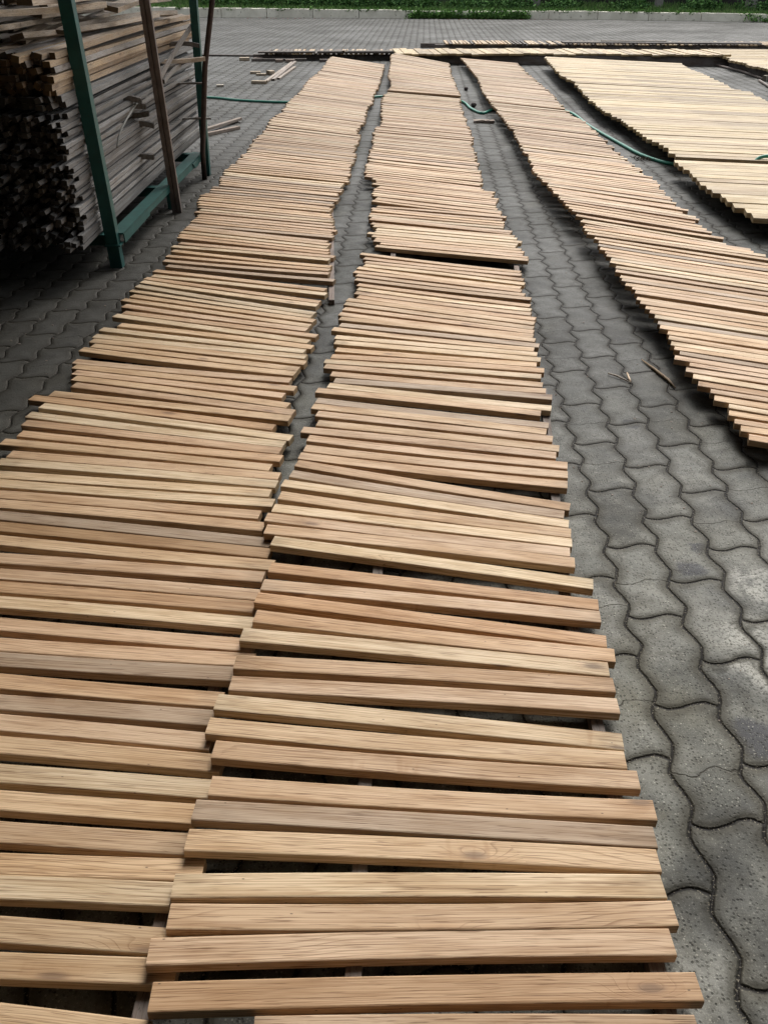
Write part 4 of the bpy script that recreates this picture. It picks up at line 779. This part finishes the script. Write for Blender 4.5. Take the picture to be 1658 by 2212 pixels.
OT = [(.19, .193, .194), (.26, .264, .266), (.15, .152, .152), (.13, .126, .120), (.36, .365, .365), (.17, .165, .158)]
OT2 = [(.54, .38, .20), (.46, .34, .21), (.34, .29, .24), (.44, .31, .17), (.30, .28, .26)]
ro = random.Random(33)
obars = [bar_data(.0008, ro.uniform(-.7, .7), ro.uniform(-.75, .75), 8) for _ in range(6)]
ome = [bar_mesh('old', b, [MAT['old'], MAT['old_end_shaded']], 3.2, 1.4) for b in obars]; opro = [None] * 6
oheap = Heap(); sticks = []
LAY = [(.1285, .272, .0215, .0178, OT), (.284, .420, .0205, .0168, OT), (.432, .572, .0215, .0174, OT), (.586, .757, .026, .0212, OT2)]
for li, (z0, z1, pw, ph, tones) in enumerate(LAY):
    nz = int((z1 - z0) / ph)
    for r_ in range(nz):
        cols_ = int(.44 / pw)
        for c_ in range(cols_):
            w = pw * ro.uniform(.78, 1.0); t = ph * ro.uniform(.78, .98)
            if ro.random() < .12: w *= .75
            xx = -1.085 - c_ * pw + ro.uniform(-.0035, .003) + (ro.uniform(-.012, .004) if c_ == 0 else 0); zz = z0 + (r_ + 1) * ph + ro.uniform(-.002, .002)
            ya = 3.085 + ro.uniform(-.035, .045) - (.05 if ro.random() < .12 else 0); yb = 5.45 + ro.uniform(-.12, .10)
            if ro.random() < .10 and c_ < 3: yb = 4.05 + ro.uniform(-.3, .5)
            tone = ro.choice(tones if (r_ < nz - 2 or tones is OT2) else OT)
            if z0 > .5 and r_ < 2: tone = ro.choice(OT)
            roll = ro.uniform(-.12, .12) if c_ == 0 else ro.gauss(0, .30)
            sticks.append(((c_ + (0 if c_ < 2 else 3)), xx, ya, yb, zz, w, t, roll, tone, ro.uniform(-.012, .012), (li, r_ + 1, c_ + 1)))
sticks.sort(key=lambda s: s[0] - s[4] * 4)
NOLD = 250
for j, (c_, xx, ya, yb, zz, w, t, roll, tone, skew, top) in enumerate(sticks):
    f = 1 + ro.uniform(-.22, .22); tone = (tone[0] * f, tone[1] * f, tone[2] * f)
    # x axis of the bar runs along +Y; its width then lies across
    M = bar_matrix((xx - w, ya, zz), (xx - w + skew, yb, zz + ro.uniform(-.011, .009)), w, t, 0)
    cen = M @ Vector((0, -.5, -.5)); ax = (M @ Vector((1, 0, 0)) - M @ Vector((0, 0, 0))).normalized()
    M = Matrix.Translation(cen) @ Matrix.Rotation(roll, 4, ax) @ Matrix.Translation(-cen) @ M
    k = ro.randrange(6)
    if j < NOLD:
        if opro[k] is None: o = link('old_batten', ome[k]); opro[k] = o
        else: o = opro[k].copy(); col.objects.link(o)
        o.matrix_world = M; o.color = (*tone, 1)
        li, r_, c1 = top; ln = ('lowest', 'second', 'third', 'topmost')[li]
        tag(o, f'batten in the {ln} rack layer, {ordinal(r_)} up and {ordinal(c1)} from its right side', 'old batten', 'battens packed in the rack')
    else: oheap.add(obars[k], M, tone)
for _ in range(150):      # the unseen inner body of the pile
    z = ro.uniform(.16, .75); xx = -1.56 - ro.random() * .7
    oheap.add(bars_lo[0], bar_matrix((xx - .05, 3.1 + ro.uniform(-.04, .04), z), (xx - .05, 5.4, z), .05, .045), ro.choice(OT))
# loose ones thrown on top
def stick(A, B, w, t, tone, label, roll=0.0, name='old_batten', group=None, heapit=False):
    k = ro.randrange(6)
    if opro[k] is None: o = link(name, ome[k]); opro[k] = o
    else: o = opro[k].copy(); col.objects.link(o)
    o.name = name; o.matrix_world = bar_matrix(A, B, w, t, roll); o.color = (*tone, 1)
    return tag(o, label, 'old batten', group)
TP = [(.58, .47, .34), (.48, .40, .29), (.38, .33, .27), (.62, .50, .35), (.32, .28, .24), (.50, .43, .34)]
TOPS = []
for q in range(48):
    lvl = .768 + .0030 * q; L = ro.uniform(.7, 2.2); xx = ro.uniform(-1.95, -1.13) + (.03 if q > 20 else 0); ya = ro.uniform(2.85, 4.0); an = ro.gauss(0, .13)
    TOPS.append((xx, ya, lvl, L, an))
TOPS.sort(key=lambda s: -s[0] - s[3] * math.sin(s[4]) * .5)
for q, (xx, ya, lvl, L, an) in enumerate(TOPS):
    stick((xx, ya, lvl + ro.uniform(-.003, .01)), (min(-1.10, xx + L * math.sin(an)), ya + L * math.cos(an), lvl + ro.uniform(-.012, .02)), ro.uniform(.025, .055), ro.uniform(.010, .02), ro.choice(TP),
          f'loose batten thrown on top of the rack pile, {ordinal(q + 1)} from its right side', ro.uniform(-.25, .25), group='loose battens on top of the pile')
stick((-1.03, 4.286, .579), (-1.0, 4.968, .741), .006, .026, (.22, .20, .18), 'grey batten slanting up across the side of the pile between two posts')
stick((-1.04, 4.366, .546), (-1.035, 4.743, .581), .010, .018, (.26, .25, .23), 'short grey batten just below the slanting one on the pile')
stick((-1.16, 4.62, .612), (-.925, 4.80, .606), .035, .018, (.80, .66, .50), 'pale board end sticking out sideways beside the far green post', 0)
stick((-1.15, 4.88, .655), (-.96, 4.93, .655), .03, .02, (.12, .11, .10), 'dark stub sticking out above the pale board end by the far post')
stick((-1.15, 4.90, .475), (-.95, 4.94, .474), .03, .008, (.16, .15, .135), 'thin dark stub crossing the far green post, upper one')
stick((-1.15, 4.90, .305), (-.94, 4.94, .304), .03, .008, (.14, .13, .115), 'thin dark stub crossing the far green post, lower one')
for (yy, zz, s) in ((3.95, .5175, 0), (4.0, .49, 1), (4.02, .46, 2), (3.99, .285, 3), (4.05, .405, 4)):
    stick((-1.20, yy, zz), (-1.045 + s * .003, yy + .02, zz), .03, .022, (.15, .135, .12), f'dark spacer end sticking out of the pile beside the brown upright, {ordinal(s + 1)} of five', name='old_batten', group='spacer ends in the pile')
sv = MB(); sv.tube(catmull([(-1.068, 3.575, .385), (-1.066, 3.62, .42), (-1.066, 3.70, .447), (-1.07, 3.86, .475), (-1.073, 4.0, .495)], 5), .0042, 5)
tag(sv.build('bark_strip', MAT['postm']), 'curled pale bark strip hanging on the side of the pile', 'bark strip')
if oheap.n: tag(oheap.build('inner_battens', [MAT['oldm'], MAT['oldm_end_shaded']]), kind='stuff')

# ------------------------------------------------------------------ hose and small things on the paving
hp = [(-3.2, 8.6, .010), (-2.2, 8.25, .010), (-1.55, 8.16, .010), (-1.25, 7.98, .010), (-.83, 7.86, .010), (-.40, 8.0, .010), (.0, 8.22, .012), (.35, 8.25, .012), (.652, 7.93, .012),
      (.71, 7.50, .010), (.773, 7.245, .010), (.85, 7.36, .010), (.94, 7.56, .010), (1.2, 7.7, .012), (1.47, 7.30, .012), (1.50, 6.6, .010), (1.56, 5.85, .010), (1.60, 5.50, .010), (1.70, 5.24, .010), (1.90, 5.12, .012),
      (2.02, 4.93, .05), (2.09, 4.935, .100), (2.17, 4.93, .104), (2.25, 4.92, .06), (2.4, 4.8, .012), (3.2, 4.6, .010), (4.5, 4.7, .010)]
h = MB(); h.tube(catmull(hp, 8), .0095, 10)
tag(h.build('garden_hose', MAT['hose'], smooth=True), 'green garden hose snaking over the paving and under the rows', 'hose')
def blk(name, c, s, rz, mat, label, cat, group=None, jag=.0, rx=0.0):
    m = bmesh.new(); bmesh.ops.create_cube(m, size=1.0); bmesh.ops.subdivide_edges(m, edges=m.edges[:], cuts=2, use_grid_fill=True); r_ = random.Random(hash(label) % 997 if False else sum(map(ord, label)))
    for v in m.verts: v.co = Vector((v.co.x * s[0] + r_.uniform(-jag, jag), v.co.y * s[1] + r_.uniform(-jag, jag), (v.co.z + .5) * s[2] + (r_.uniform(-jag, 0) if v.co.z > 0 else 0)))
    me = bpy.data.meshes.new(name); m.to_mesh(me); m.free(); me.materials.append(mat)
    o = link(name, me); o.location = c; o.rotation_euler = (rx, 0, rz); return tag(o, label, cat, group)
blk('paver_fragment', (.715, 6.83, 0), (.075, .05, .022), .1, MAT['stone'], 'left half of the pinkish broken paver between the second and third rows', 'rubble', 'broken paver pieces', .006)
blk('paver_fragment', (.790, 6.82, 0), (.075, .052, .022), -.15, MAT['stone'], 'right half of the pinkish broken paver between the second and third rows', 'rubble', 'broken paver pieces', .006)
def pebble(c, r, label):
    m = bmesh.new(); bmesh.ops.create_icosphere(m, subdivisions=2, radius=r); q = random.Random(int(c[1] * 100))
    for v in m.verts: v.co *= q.uniform(.85, 1.12); v.co.z = v.co.z * .8
    me = bpy.data.meshes.new('stone'); m.to_mesh(me); m.free(); me.materials.append(MAT['darkstone']); o = link('stone', me); o.location = (c[0], c[1], r * .75); tag(o, label, 'stone', 'stones beside the hose')
pebble((.772, 8.72), .022, 'small grey stone on the paving above the hose, between the second and third rows')
pebble((.745, 7.62), .026, 'reddish brown stone touching the hose, between the second and third rows')
W = (.62, .50, .34)
def lstick(a, b, w, t, tone, label, z=.001, cat='stick', g=None, name='loose_stick'):
    me = bar_mesh(name, bars_lo[0], [MAT['old'], MAT['old_end_shaded']], 1.5, 1.0); o = link(name, me)
    o.matrix_world = bar_matrix((a[0], a[1], z + t), (b[0], b[1], z + t), w, t); o.color = (*tone, 1); return tag(o, label, cat, g)
G = 'loose sticks on the far paving'
lstick((-1.205, 9.36), (-1.117, 11.28), .035, .018, (.44, .37, .30), 'leftmost of the three loose battens lying on the far paving', g=G)
lstick((-1.150, 9.50), (-1.090, 11.35), .035, .018, (.36, .30, .25), 'middle of the three loose battens lying on the far paving', g=G)
lstick((-1.105, 9.62), (-1.040, 10.78), .03, .014, (.42, .35, .28), 'rightmost and shortest of the three loose battens lying on the far paving', g=G)
G = 'wood blocks on the far paving'
for (cx, cy, sx, sy, sz, rz, lab, tn) in ((-1.40, 10.15, .11, .06, .024, .1, 'pale wood block left of the loose battens, upper left of three', W), (-1.31, 9.98, .10, .05, .02, -.1, 'pale wood block left of the loose battens, lower one', W),
        (-1.245, 10.05, .06, .10, .04, .5, 'tilted pale wood block touching the loose battens', W), (-1.24, 9.26, .15, .05, .026, -.15, 'pale wood block at the near tip of the loose battens', W),
        (-1.60, 9.02, .07, .06, .018, .2, 'lone small pale block near the rack side of the far paving', (.5, .45, .36)),
        (-1.72, 11.62, .12, .08, .035, .0, 'pale-topped block under the left end of the low far row', W), (-1.55, 11.60, .10, .08, .035, .0, 'brown block under the low far row, second from the left', (.2, .13, .09)),
        (-1.27, 11.42, .09, .07, .03, .0, 'brown block before the low far row, left of two', (.25, .16, .11)), (-1.14, 11.40, .11, .07, .03, .1, 'brown block before the low far row, right of two', (.25, .16, .11)),
        (-.72, 11.45, .12, .07, .03, .0, 'dark block before the low far row near its middle', (.13, .09, .07)),
        (3.90, 9.50, .10, .05, .05, .5, 'small white-topped block beside the rail at the right edge', (.6, .56, .48))):
    me = bar_mesh('wood_block', bars_lo[0], [MAT['old'], MAT['old_end_shaded']], .3, 1.5); o = link('wood_block', me); c_, s_ = math.cos(rz), math.sin(rz)
    o.matrix_world = bar_matrix((cx - sx / 2 * c_, cy - sx / 2 * s_ + sy / 2, sz + .001), (cx + sx / 2 * c_, cy + sx / 2 * s_ + sy / 2, sz + .001), sy, sz); o.color = (*tn, 1); tag(o, lab, 'wood block', G)
G = 'sticks beside the rack'
lstick((-1.30, 6.32), (-1.10, 6.88), .03, .018, (.33, .26, .20), 'upper stick of the crossed pair on the paving beside the rack', z=.012, g=G)
lstick((-1.25, 6.62), (-1.115, 6.86), .022, .014, (.22, .18, .15), 'middle short stick on the paving beside the rack', z=.0, g=G)
lstick((-1.27, 6.22), (-1.065, 6.55), .032, .02, (.38, .29, .22), 'lower stick of the crossed pair on the paving beside the rack', g=G)
lstick((-.51, 11.50), (-.485, 11.70), .035, .018, (.50, .40, .28), 'short pale stick leaning on the low far row behind the leftmost row', z=.10)
G = 'rusty rods on the right paving'
rd = MB(); rd.tube([(3.86, 11.1, .012), (3.93, 10.3, .012), (3.88, 9.5, .012)], .012, 8); tag(rd.build('metal_rod', MAT['rust']), 'long brown rod lying on the paving right of the wide boards, farther one', 'rod', G)
rd = MB(); rd.tube([(3.80, 9.42, .012), (3.68, 8.8, .012), (3.55, 8.2, .012)], .012, 8); tag(rd.build('metal_rod', MAT['rust']), 'short brown rod at the right edge, nearer one of two', 'rod', G)
# splinters on the near paving
def splint(pts, r, tone, label, g='wood splinters on the paving'):
    m = MB(); m.tube(pts, r, 5); o = m.build('wood_splinter', MAT['slat']); o.color = (*tone, 1)
    me = o.data; uvl = me.uv_layers.new(name='UVMap'); uvl.data.foreach_set('uv', [c for l in me.loops for c in (me.vertices[l.vertex_index].co.y, me.vertices[l.vertex_index].co.x)]); return tag(o, label, 'splinter', g)
splint([(.776, 2.338, .004), (.793, 2.27, .005), (.812, 2.19, .006), (.818, 2.135, .005)], [.0015, .0042, .0046, .0022], (.40, .30, .19), 'thick brown bark splinter on the grey paving beside the third row')
splint([(.652, 2.235, .005), (.672, 2.215, .006), (.705, 2.172, .003)], [.0022, .0030, .0016], (.70, .62, .54), 'thin pale splinter lying left of the brown bark splinter')
splint([(.710, 2.245, .002), (.706, 2.205, .002), (.704, 2.180, .003)], [.0020, .0032, .0022], (.66, .52, .38), 'short pale chip touching the thin splinter on the paving')
splint([(-.116, 2.005, .003), (-.136, 1.958, .004)], [.0012, .0026], (.45, .42, .36), 'tiny pale splinter in the gap between the first and second rows')
rl = random.Random(8); lf = []
for _ in range(60): lf.append(((1.58 + rl.uniform(-.06, .07), 5.40 + rl.uniform(-.05, .05), .004), rl.uniform(.015, .03), .006, rl.uniform(.5, 3), rl.uniform(0, 6.28), (.035, .028, .018)))
leaves('dead_leaves', lf)
gt = MB()
for _ in range(150):       # grit and chips
    x = rl.uniform(.42, 1.0); y = rl.uniform(.8, 3.5) if rl.random() < .7 else rl.uniform(3.5, 7); s = rl.uniform(.0008, .0022)
    gt.box((x, y, 0), (x + s * rl.uniform(1, 2.5), y + s, s * .8))
for _ in range(60):
    x = rl.uniform(-1.5, -.85); y = rl.uniform(2.0, 3.2); s = rl.uniform(.001, .003); gt.box((x, y, 0), (x + s * rl.uniform(1, 2.5), y + s, s * .8))
tag(gt.build('grit', MAT['stone']), kind='stuff')
